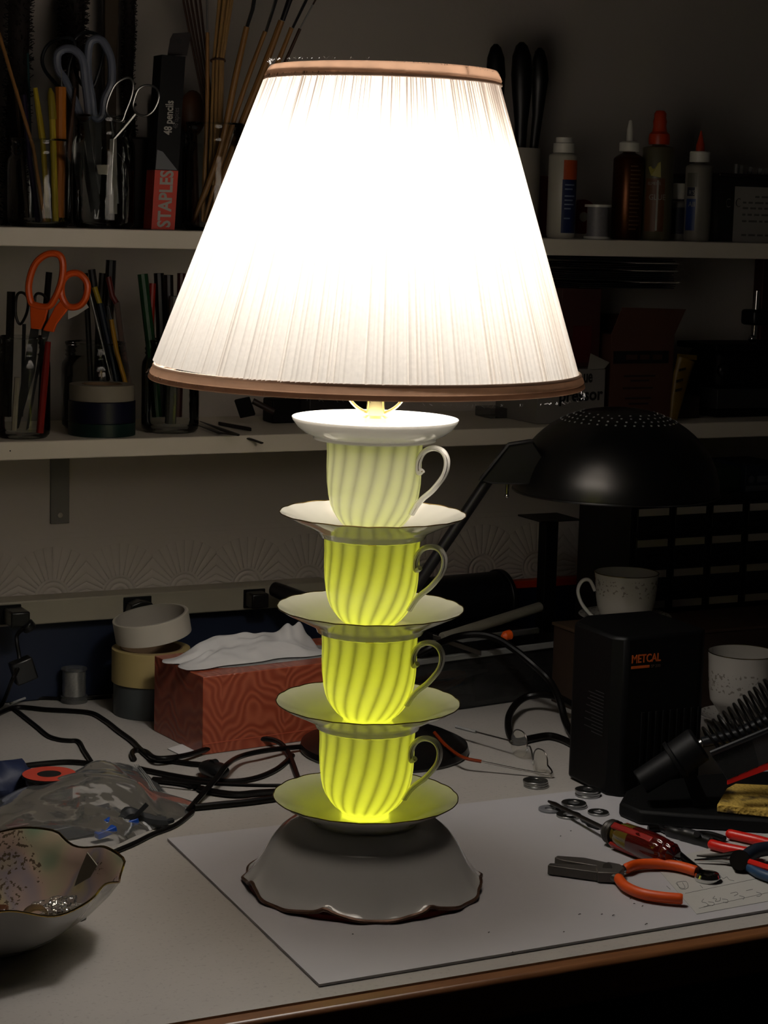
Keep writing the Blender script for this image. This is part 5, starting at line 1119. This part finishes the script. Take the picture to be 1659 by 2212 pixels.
# spool
P = at_shelf(1290, 2.05, ZS); s2 = mpp(P); sp5 = root('thread_spool', P, 'small spool of silver grey thread between the white and bronze bottles', 'spool'); h5 = W(1290, 442, 2.05).z-P.z
obj('thread', MB().lathe(P, [((23+.4*(i % 2))*s2, .003+(h5-.006)*i/30) for i in range(31)], 32), mat('thread_grey', '77757a', .5, var=.2, scale=300), sp5)
obj('flange', MB().lathe(P, [(29*s2, 0), (29*s2, .003), (10*s2, .003)], 36), white_p, sp5); obj('flange', MB().lathe(P+V3((0, 0, h5-.003)), [(29*s2, 0), (29*s2, .003), (6*s2, .003)], 36), white_p, sp5)
rt_ = root('red_tape_dispenser', at_shelf(1250, 2.125, ZS), 'round red dispenser peeking out behind the thread spool', 'dispenser')
pc = W(1250, 468, 2.12); obj('disc', MB().lathe(pc, [(.021, 0), (.021, .010), (.008, .011), (0, .011)], 40, (0, -1, 0)), mat('dim_red', '6a100c', .4), rt_); obj('hub_label', MB().lathe(pc+V3((0, -.011, 0)), [(.006, 0), (.006, .0006), (0, .0006)], 24, (0, -1, 0)), offw, rt_)
# bronze bottle
P, s2, R_, t_ = bottle(1352, 33, 2.065, 345, 330, 'bronze brown bottle with a white nozzle cap', mat('bronze', '4a2608', .3, .75, var=.25, scale=300))
Y_ = 2.065; za, zb2 = zz_at(1352, 328, Y_), zz_at(1352, 305, Y_)
obj('cap', MB().lathe((P.x, P.y, za), [(20*s2, 0), (22*s2, .001), (22*s2, (zb2-za)*.85), (17*s2, zb2-za), (0, zb2-za)], 36), white_p, t_, bevel=.0006)
obj('nozzle', MB().lathe((P.x, P.y, zb2), [(8*s2, 0), (7*s2, (zz_at(1352, 280, Y_)-zb2)), (3.5*s2, zz_at(1352, 260, Y_)-zb2), (0, zz_at(1352, 258, Y_)-zb2)], 24), white_p, t_)
q = MB()
for i in range(16):
    z6 = zz_at(1352, 358+i*9, Y_); w6 = wrap(P, R_, .15, .15+.5+.3*abs(math.sin(i*2.3)), z6-.0016, z6, .0003); q.add(w6.v, w6.f)
obj('print_lines', q, mat('bronze_print', '6a4a2a', .5), t_)
# wood glue bottle
P, s2, R_, t_ = bottle(1415, 34, 2.06, 322, 314, 'yellowed glue bottle with a tall orange twist cap and printed label', mat('glue_amber', '55503c', .35), 'glue bottle')
Y_ = 2.06; zg1 = zz_at(1415, 312, Y_)
cpx = [(22, 312), (23, 300), (22, 290), (16, 284), (14, 272), (15, 262), (13, 255), (13, 245), (9, 239), (0, 238)]
obj('cap', MB().lathe((P.x, P.y, 0), [(r*s2, zz_at(1421, y, Y_)) for r, y in cpx], 32), mat('cap_orange', 'b8360a', .4), t_)
lab_p = obj('orange_label', wrap(P, R_, -.75, .5, zz_at(1415, 500, Y_), zz_at(1415, 386, Y_)), mat('lab_brown', '5a3418', .5), t_)
obj('yellow_patch', MB().prism([cylmap(P, R_, 0, 0, .0006)(x, z, 0) for x, z in ((-.012, zz_at(1415, 362, Y_)), (.003, zz_at(1415, 350, Y_)), (.004, zz_at(1415, 384, Y_)), (-.008, zz_at(1415, 380, Y_)))], -FH*.0004), mat('lab_yellow', '8a8018', .5), t_)
q = MB(); q.text('GLUE', .0095, cylmap(P, R_, -.50, zz_at(1415, 432, Y_), .0005), 'LEFT', .0001, .9); obj('name_lettering', q, mat('lettering_pale', '8a8880', .5), t_)
q = MB(); q.text("ELMER'S", .0050, cylmap(P, R_, -.6, zz_at(1415, 400, Y_), .0005), 'LEFT', .0001, .9); obj('maker_lettering', q, mat('lettering_pale', ''), t_)
obj('pale_stripe', wrap(P, R_, -.02, .10, zz_at(1415, 498, Y_), zz_at(1415, 390, Y_), .0005), mat('lettering_pale', ''), t_)
# small bottle
P, s2, R_, t_ = bottle(1463, 19, 2.075, 440, 432, 'smallest white bottle squeezed between the two glue bottles', mat('bottle_grey', '6a6864', .5))
Y_ = 2.075; obj('cap', MB().lathe((P.x, P.y, zz_at(1463, 430, Y_)), [(14*s2, 0), (14*s2, zz_at(1463, 396, Y_)-zz_at(1463, 430, Y_)), (0, zz_at(1463, 396, Y_)-zz_at(1463, 430, Y_))], 28), white_p, t_, bevel=.0008)
obj('navy_label', wrap(P, R_, -1.1, .9, zz_at(1463, 505, Y_), zz_at(1463, 448, Y_)), mat('lab_navy', '10142c', .5), t_)
# white glue bottle
P, s2, R_, t_ = bottle(1504, 29, 2.06, 362, 352, 'white glue bottle with a pointed orange tip and blue label', mat('glue_white', '7c7870', .35), 'glue bottle')
Y_ = 2.06; za, zb2 = zz_at(1504, 350, Y_), zz_at(1504, 327, Y_)
obj('cap', MB().lathe((P.x, P.y, za), [(22*s2, 0), (22*s2, (zb2-za)*.9), (20*s2, zb2-za), (0, zb2-za)], 32), white_p, t_)
obj('tip', MB().lathe((P.x, P.y, zb2), [(10*s2, 0), (9*s2, .008), (5*s2, .016), (1.5*s2, zz_at(1504, 282, Y_)-zb2), (0, zz_at(1504, 281, Y_)-zb2)], 24), mat('cap_orange', ''), t_)
obj('grey_label', wrap(P, R_, -.95, -.1, zz_at(1504, 404, Y_), zz_at(1504, 374, Y_)), mat('lab_grey', '5c5a50', .5), t_); obj('name_label', wrap(P, R_, -.9, -.25, zz_at(1504, 424, Y_), zz_at(1504, 405, Y_)), mat('lab_navy', ''), t_)
obj('blue_label', wrap(P, R_, -.95, -.15, zz_at(1504, 498, Y_), zz_at(1504, 430, Y_)), mat('lab_royal', '14306c', .45), t_)
q = MB(); q.text("R'S", .0075, cylmap(P, R_, -.72, zz_at(1504, 421, Y_), .0005), 'LEFT', .0001, .9).text('All', .0090, cylmap(P, R_, -.72, zz_at(1504, 447, Y_), .0005), 'LEFT', .0001, .9); obj('lettering', q, mat('lettering_pale', ''), t_)
# clear box with paper label
cbx = root('clear_bin', at_shelf(1620, 2.09, ZS), 'clear plastic bin with a printed white label and bits on top, far right', 'bin')
xA, xB = W(1552, 450, 2.05).x, W(1760, 450, 2.05).x; zbx = zz_at(1600, 382, 2.05)
obj('walls', MB().box(xA, xB, 2.05, 2.051, ZS, zbx).box(xA, xA+.001, 2.051, 2.15, ZS, zbx).box(xA, xB, 2.15, 2.151, ZS, zbx), clear('bin_plastic', (.5, .5, .5), .1, haze=.02), cbx)
obj('dark_lid', MB().box(xA-.001, xB, 2.049, 2.152, zbx, zbx+.004), mat('dim_maroon', ''), cbx, bevel=.001)
xl0, xl1 = W(1586, 450, 2.049).x, W(1700, 450, 2.049).x
obj('paper_label', MB().box(xl0, xl1, 2.0488, 2.0495, zz_at(1600, 523, 2.05), zz_at(1600, 403, 2.05)), mat('label_white_dim', '96928c', .7), cbx)
q = MB(); rl_ = random.Random(8)
for i, y in enumerate((425, 438, 450, 464, 478, 508)):
    x_ = 1604 if i else 1630; z6 = zz_at(1620, y, 2.049)
    while x_ < 1690:
        w6 = rl_.uniform(6, 18); q.box(W(x_, 450, 2.049).x, W(x_+w6, 450, 2.049).x, 2.0484, 2.0488, z6-.0012, z6+.0012); x_ += w6+5
obj('printed_lines', q, greymark, cbx)
for x in (1574, 1596): obj('ring_clip', MB().tube([W(x, 438, 2.046)+V3((.004*math.cos(a), 0, .005*math.sin(a))) for a in [PI*.3+PI*1.4*i/14 for i in range(15)]], .0005, 6), chrome, cbx)
for i, (x, h6) in enumerate(((1590, 24), (1600, 22), (1619, 18), (1640, 16), (1655, 14))):
    a = W(x, 372, 2.07); a.z = zbx+.0042; one('clear_vial', MB().cyl(a+V3((0, 0, .0002)), a+V3((.0006*i, 0, h6*.0005)), .0028, None, 12), clear('vial', haze=.12), 'tiny clear vial standing on the far right bin', 'vial', 'tiny vials on the bin lid')
# ================================================================== lower shelf, left
ZSL = ZL+.0004
K1 = G(50, 944, ZL); K1.y = 2.058; K1 = at_shelf(50, 2.058, ZSL); K1.x = W(50, 930, 2.058).x
def shelf_pt(px, Y): p = W(px, 930, Y); p.z = ZSL; return p
K2 = shelf_pt(205, 2.128); K3 = shelf_pt(367, 2.075)
jar(K1, 58, 728, 'glass jar with orange scissors at the left of the lower shelf')
jar(K2, 72, 740, 'glass jar of dark pens behind the stacked tape rolls')
jar(K3, 62, 735, 'glass jar of markers beside the lower rim of the lamp shade')
so = root('scissors', K1, 'orange handled scissors standing loops up in the jar', 'scissors')
obj('handle', loop([(66, 650), (62, 615), (75, 572), (100, 550), (126, 550), (136, 570), (132, 610), (118, 645), (104, 662), (78, 660)], 7.5, K1, -.012, (1.3, 1.0)), orange, so)
obj('handle', loop([(134, 640), (134, 610), (150, 592), (172, 592), (188, 612), (186, 640), (172, 660), (148, 662)], 7.5, K1, -.008, (1.3, 1.0)), orange, so)
obj('handle_shank', MB().prism([Q(x, y, K1-FH*.015) for x, y in ((64, 652), (84, 662), (106, 656), (98, 690), (88, 712), (66, 710))], FH*.006), orange, so, bevel=.001)
obj('handle_shank', MB().prism([Q(x, y, K1-FH*.011) for x, y in ((118, 664), (134, 645), (150, 664), (122, 700), (116, 718), (92, 714))], FH*.006), orange, so, bevel=.001)
obj('blade', blade([(66, 708), (84, 712), (76, 800), (40, 925), (28, 930)], K1, -.010), steel, so); obj('blade', blade([(92, 714), (108, 714), (80, 820), (62, 925), (56, 930)], K1, -.006), steel, so)
stick('pen', [(104, 738), (98, 800), (86, 935)], [6, 8, 8], K1, mat('red_pen', '7a120c', .4), 'red pen standing in the orange scissors jar', 'pen', -.018)
stick('steel_ruler', [(24, 630), (16, 900)], 9, K1, mat('dim_metal', '38342f', .4, .6), 'dull steel ruler at the left in the orange scissors jar', 'ruler', .012, 4)
s_k = root('scissors', K1+FH*.01, 'small black handled scissors behind the orange ones', 'scissors')
obj('handle', loop([(36, 640), (48, 632), (60, 645), (58, 675), (44, 700), (34, 680)], 3, K1, .006), mat('handle_brownblack', '1c1614', .4), s_k); obj('handle', loop([(76, 640), (92, 636), (102, 655), (94, 690), (80, 690)], 3, K1, .012), mat('handle_brownblack', ''), s_k); obj('blade', blade([(48, 700), (56, 700), (50, 900), (44, 900)], K1, .008), steel, s_k)
stick('black_pen', [(106, 588), (98, 680), (88, 900)], 7, K1, mat('black_pen_body', '120e0e', .4), 'black pen rising behind the orange scissors loops', 'pen', .022)
stick('white_tab_pen', [(37, 815), (30, 930)], 6, K1, mat('dim_white', '8a8474', .5), 'pale plastic stick low in the orange scissors jar', 'stick', -.03, 6)
for spec in (([(198, 582), (206, 640), (216, 720), (236, 900)], 8, mat('black_pen_body', ''), 'black pen with a bronze top in the dark pen jar', -.010),
             ([(240, 562), (234, 700), (220, 900)], 11, mat('marker_black', '0c0a0c', .4), 'tallest black marker in the dark pen jar', .010),
             ([(222, 590), (214, 700), (208, 900)], 8, mat('marker_black2', '120d0b', .4), 'black marker left of the tallest one', .016),
             ([(184, 590), (190, 700), (200, 900)], 6, mat('black_pen_body', ''), 'slim black pen at the left in the dark pen jar', .004),
             ([(186, 600), (240, 820)], 3, steel, 'thin steel rod lying diagonally in the dark pen jar', -.02)):
    stick('marker_pen' if spec[1] > 7 else 'pen', spec[0], spec[1], K2, spec[2], spec[3], 'pen', spec[4])
stick('pen', [(216, 655), (230, 720), (258, 850)], 7, K2, mat('blue_dark', '0c1a2c', .4), 'dark blue pen with a yellow cap leaning right', 'pen', -.02, extra=('barrel', [(204, 620), (216, 658)], 6, 'cap', mat('cap_yellow', '98840c', .4)))
stick('paintbrush', [(240, 690), (252, 760), (274, 838)], 5, K2, mat('brush_yellow', 'a87c08', .4), 'yellow handled brush leaning right behind the tapes', 'brush', -.026, extra=('handle', [(234, 660), (241, 692)], 4, 'ferrule', chrome))
stick('pen', [(252, 652), (262, 730), (280, 838)], 6, K2, clear('clear_barrel', (.75, .6, .55), haze=.06), 'clear barrelled pen with a dark red cap', 'pen', -.012, extra=('barrel', [(234, 598), (243, 640), (252, 655)], 6, 'cap', mat('cap_red', '5a1410', .3)))
one('paper_flag', MB().prism([Q(x, y, K2-FH*.03) for x, y in ((147, 672), (186, 655), (192, 664), (168, 680), (147, 690))], FH*.0005), paper, 'small white paper flag above the dark pen jar', 'paper')
for spec in (([(308, 592), (318, 680), (330, 780), (340, 900)], 11, mat('marker_green', '0c3a1a', .4), 'green marker leaning left in the marker jar', -.014),
             ([(330, 612), (326, 700), (335, 900)], 7, mat('marker_red', '8a1a0c', .4), 'orange red marker beside the green one', -.004),
             ([(343, 590), (348, 700), (350, 900)], 11, mat('marker_black', ''), 'black marker left of centre in the marker jar', .006),
             ([(364, 594), (366, 700), (364, 900)], 10, mat('marker_black2', ''), 'black marker right of centre in the marker jar', -.008),
             ([(392, 590), (390, 700), (384, 900)], 9, mat('marker_maroon', '3a0c10', .4), 'maroon marker by the shade edge in the marker jar', .006),
             ([(378, 640), (374, 780), (368, 915)], 12, mat('grey_tube', '4a4844', .4), 'grey tube standing in the marker jar', -.024)):
    stick('marker_pen', spec[0], spec[1], K3, spec[2], spec[3], 'marker', spec[4])
TP = shelf_pt(220, 2.064); s2 = mpp(TP)
zc0, zc1_, zc2_ = W(220, 902, 2.064).z, W(220, 864, 2.064).z, W(220, 829, 2.064).z
roll('tape_roll', TP, 72*s2, 40*s2, ZSL, zc0-.004, mat('tape_green', '082420', .35), corem, 'dark green tape roll at the bottom of the shelf stack')
roll('tape_roll', TP, 72*s2, 40*s2, zc0-.0036, zc1_, mat('tape_navy', '0c0e26', .35), corem, 'dark navy tape roll in the middle of the shelf stack')
roll('tape_roll', TP+V3((.000, 0, 0)), 70*s2, 40*s2, zc1_+.0004, zc2_, mat('tape_white2', '8a8274', .55), corem, 'off white tape roll on top of the shelf stack')
# small tools on the lower shelf
kn = root('craft_knife', G(520, 945, ZL), 'thin dark tweezers lying over the front edge of the lower shelf', 'tweezers')
obj('arm', MB().tube([G(432, 910, ZL+.003), G(480, 928, ZL+.003), Q(566, 961, G(520, 942, ZL))+V3((0, 0, .002))], [.0008, .003, .0022], 8, flat=(.5, 1.3), up=(0, 0, 1)), mat('tweezer_dark', '2a2420', .4, .3), kn); obj('arm', MB().tube([G(425, 918, ZL+.003), G(478, 936, ZL+.003), G(515, 940, ZL+.003)], [.0008, .0028, .002], 8, flat=(.5, 1.3), up=(0, 0, 1)), mat('tweezer_dark', ''), kn)
one('black_file', MB().obox(G(507, 921, ZL+.003), (G(540, 927, ZL)-G(507, 921, ZL)), (0, .004, 0), (0, 0, .0022)), mat('file_dark', '1c1412', .5), 'short dark ribbed stick lying on the lower shelf', 'stick', bevel=.0005)
p = W(529, 900, 2.12); one('black_clip', MB().obox(W(529, 880, 2.12), R0*.0085+V3((0, 0, .002)), FH*.006, V3((-.004, 0, .0105))), blkm, 'black binder clip leaning on the wall of the lower shelf', 'clip', bevel=.001)
one('brown_rod', MB().cyl(W(546, 866, 2.12), W(592, 890, 2.11), .0035), mat('rod_brown', '2c1a14', .5), 'brown rod leaning between the two black blocks', 'rod')
one('black_block', MB().box(W(585, 880, 2.13).x, W(648, 880, 2.13).x, 2.125, 2.155, ZSL, W(600, 862, 2.13).z), blkm, 'black block on the lower shelf just under the shade rim', 'block', bevel=.002)
one('dark_case', MB().box(W(660, 880, 2.15).x, W(790, 880, 2.15).x, 2.14, 2.19, ZSL, ZSL+.030), mat('dim_case', '100c10', .5), 'low dark case on the lower shelf behind the lamp harp', 'case', bevel=.002)
# ================================================================== lower shelf, right
one('clear_case', MB().box(W(1060, 900, 2.12).x, W(1128, 900, 2.12).x, 2.12, 2.16, ZSL, W(1090, 882, 2.12).z), clear('dim_clear', (.5, .5, .5), .15, haze=.06), 'small clear case on the lower shelf under the shade', 'case', bevel=.001)
YB = 2.05
wx0, wx1 = W(1160, 860, YB).x, W(1306, 860, YB).x; wz = W(1260, 797, YB).z
wbx = root('lettered_box', ((wx0+wx1)/2, YB+.05, ZSL), 'white cardboard box with black handwriting behind the shade rim', 'box')
obj('carton', MB().box(wx0, wx1, YB, YB+.10, ZSL, wz), mat('carton_white', '7c7874', .6), wbx, bevel=.0008)
mk_ = lambda x, y: flat_map(W(x, y, YB-.0003), (1, 0, .04), (0, 0, 1))
obj('handwriting', MB().text('ue', .0215, mk_(1260, 826), 'LEFT', .0001, .62, .0006), ink, wbx)
fit_text('pressor', W(1207, 868, YB-.0003), V3((1, 0, .03)), V3((0, 0, 1)), W(1301, 868, YB).x-W(1207, 868, YB).x, .021, ink, wbx, 'handwriting', .0006)
rbz = W(1260, 624, YB).z
rbk = root('red_box', ((wx0+wx1)/2, YB+.06, wz+.0003), 'dull red carton standing on the white lettered box', 'box')
obj('carton', MB().box(W(1212, 700, YB+.02).x, W(1297, 700, YB+.02).x, YB+.02, YB+.09, wz+.0004, rbz), mat('carton_maroon', '40201c', .6), rbk, bevel=.0008)
obj('red_panel', MB().box(W(1236, 740, YB+.02).x, W(1276, 740, YB+.02).x, YB+.0192, YB+.02, W(1255, 786, YB).z, W(1255, 706, YB).z), mat('carton_red', '4c0c10', .5), rbk)
one('paper_flap', MB().prism([W(x, y, YB-.004) for x, y in ((1276, 765), (1316, 784), (1306, 796), (1270, 798))], (0, .0006, .001)), mat('flap_pale', '8c8880', .6), 'white paper corner sticking out above the lettered box', 'paper')
# open cardboard carton
cx0, cx1 = W(1318, 800, YB+.01).x, W(1454, 800, YB+.01).x; cz = W(1390, 722, YB+.01).z
ctn = root('open_carton', ((cx0+cx1)/2, YB+.06, ZSL), 'open reddish brown cardboard carton with a black lettered band', 'carton')
obj('body', MB().box(cx0, cx1, YB+.01, YB+.10, ZSL, cz), card, ctn, bevel=.0006)
Yc = YB+.01
obj('flap', MB().prism([V3((cx0, Yc, cz)), V3((cx1, Yc, cz)), W(1482, 668, Yc), W(1345, 664, Yc)], (0, .0015, 0)), card, ctn)
obj('flap', MB().prism([V3((cx0, Yc+.09, cz)), V3((cx1, Yc+.09, cz)), V3((cx1, Yc+.10, cz+.02)), V3((cx0, Yc+.10, cz+.02))], (0, .0015, 0)), card, ctn)
obj('black_band', MB().box(W(1325, 770, Yc).x, W(1444, 770, Yc).x, Yc-.0005, Yc, W(1385, 785, Yc).z, W(1385, 758, Yc).z), mat('band_black', '0c0808', .6), ctn)
obj('band_marks', MB().text('ASSEMBLED', .0125, flat_map(W(1334, 780, Yc-.0006), (1, 0, 0), (0, 0, 1)), 'LEFT', .0001, .78) if 0 else MB().box(W(1352, 770, Yc).x, W(1376, 770, Yc).x, Yc-.0009, Yc-.0005, W(1385, 777, Yc).z, W(1385, 766, Yc).z).box(W(1382, 770, Yc).x, W(1402, 770, Yc).x, Yc-.0009, Yc-.0005, W(1385, 777, Yc).z, W(1385, 766, Yc).z).box(W(1410, 770, Yc).x, W(1430, 770, Yc).x, Yc-.0009, Yc-.0005, W(1385, 777, Yc).z, W(1385, 766, Yc).z), mat('band_brown', '44281a', .7), ctn)
q = MB()
for y, x_0, x_1 in ((812, 1348, 1415), (822, 1362, 1402), (838, 1345, 1410), (860, 1350, 1406), (872, 1358, 1400)): q.box(W(x_0, y, Yc).x, W(x_1, y, Yc).x, Yc-.0005, Yc, W(1385, y+2, Yc).z, W(1385, y-2, Yc).z)
obj('printed_lines', q, mat('carton_print', '241210', .7), ctn)
# paper stack resting on the carton and red box
stk = [(1262, 1372), (1375, 1480)]
zb_ = cz+.0268; rs2 = random.Random(9); zs_ = max(rbz, W(1400, 664, Yc).z)+.0006; ztop_ = ZU-TH-.002; n7 = 16; dz7 = (ztop_-zs_)/n7
for i in range(n7):
    o7 = rs2.uniform(-.004, .004)+.006*math.sin(i*.7); wp = i in (3, 9) or (i == 13)
    one('folder', MB().box(W(1376 if wp else 1264, 600, YB).x+o7, W(1470, 600, YB).x+o7*.5, YB+(.006 if wp else .012), YB+.13, zs_+i*dz7, zs_+i*dz7+dz7*.55), mat('folder_pale', 'a09c94', .7) if wp else mat('folder_dark', '0e0c0c', .7), ('pale sheet showing in the dark folder stack under the upper shelf' if wp else 'dark folder in the stack wedged under the upper shelf'), 'folder', 'pale sheets in the folder stack' if wp else 'dark folders stacked on the open carton')
ytb = root('yellow_tube', W(1470, 900, YB-.01), 'crinkled yellow tube leaning beside the open carton', 'tube')
obj('body', MB().tube([W(1455, 905, YB-.01), W(1462, 860, YB-.005), W(1472, 810, YB), W(1482, 776, YB)], [.006, .009, .012, .013], 16, flat=(.5, 1), up=(0, 1, 0)), mat('tube_yellow', '6e560c', .45, bump=.3), ytb); obj('crimp', MB().obox(W(1484, 771, YB), (.0135, 0, -.001), (0, .002, 0), (0, 0, .003)), mat('tube_yellow', ''), ytb)
q = MB()
for y, x in ((798, 1474), (822, 1468), (842, 1466)): q.obox(W(x, y, YB-.013), (.005, 0, .001), (0, .0004, 0), (0, 0, .0016))
obj('dark_print', q, mat('tube_print', '2c200a', .6), ytb)
one('brown_carton', MB().box(W(1474, 880, YB).x, W(1532, 880, YB).x, YB+.02, YB+.08, ZSL, W(1500, 856, YB+.02).z), mat('carton_dim', '2a1a12', .6), 'small dim brown carton right of the yellow tube', 'carton', bevel=.001)
# instrument with chrome post
ins = root('instrument', W(1620, 890, YB), 'black instrument with a chrome post and ball at the far right of the lower shelf', 'instrument')
ix0, ix1 = W(1560, 800, YB).x, W(1760, 800, YB).x
obj('grey_base', MB().box(ix0+.002, ix1, YB+.01, YB+.10, ZSL+.012, W(1600, 842, YB).z), mat('dim_greybox', '2a2a2a', .5), ins, bevel=.001); obj('feet', MB().box(ix0+.01, ix1, YB+.02, YB+.09, ZSL, ZSL+.012), blkm, ins)
obj('body', MB().box(ix0+.008, ix1, YB+.02, YB+.09, W(1600, 842, YB).z, W(1600, 762, YB).z), blkm, ins, bevel=.008, seg=4); obj('top_plate', MB().box(ix0-.002, ix1, YB+.012, YB+.10, W(1600, 760, YB).z, W(1600, 746, YB).z), blkm, ins, bevel=.002)
obj('knob', MB().sphere(W(1562, 800, YB+.012), .009, (1, .7, 1)), blk, ins)
pI = W(1634, 740, YB+.05)
obj('ball', MB().sphere(W(1625, 732, YB+.05), .0055), chrome, ins); obj('post', MB().cyl(W(1628, 740, YB+.05), W(1636, 628, YB+.05), .0036), chrome, ins); obj('collar', MB().box(W(1614, 680, YB+.05).x, W(1700, 680, YB+.05).x, YB+.035, YB+.065, W(1634, 702, YB+.05).z, W(1634, 668, YB+.05).z), blk, ins, bevel=.004)
one('red_binder', MB().box(W(1648, 600, 2.19).x, W(1700, 600, 2.19).x, 2.19, 2.21, ZSL, W(1650, 562, 2.14).z), mat('binder_red', '3c0a0c', .5), 'dark red binder at the right edge under the upper shelf', 'binder', bevel=.001)
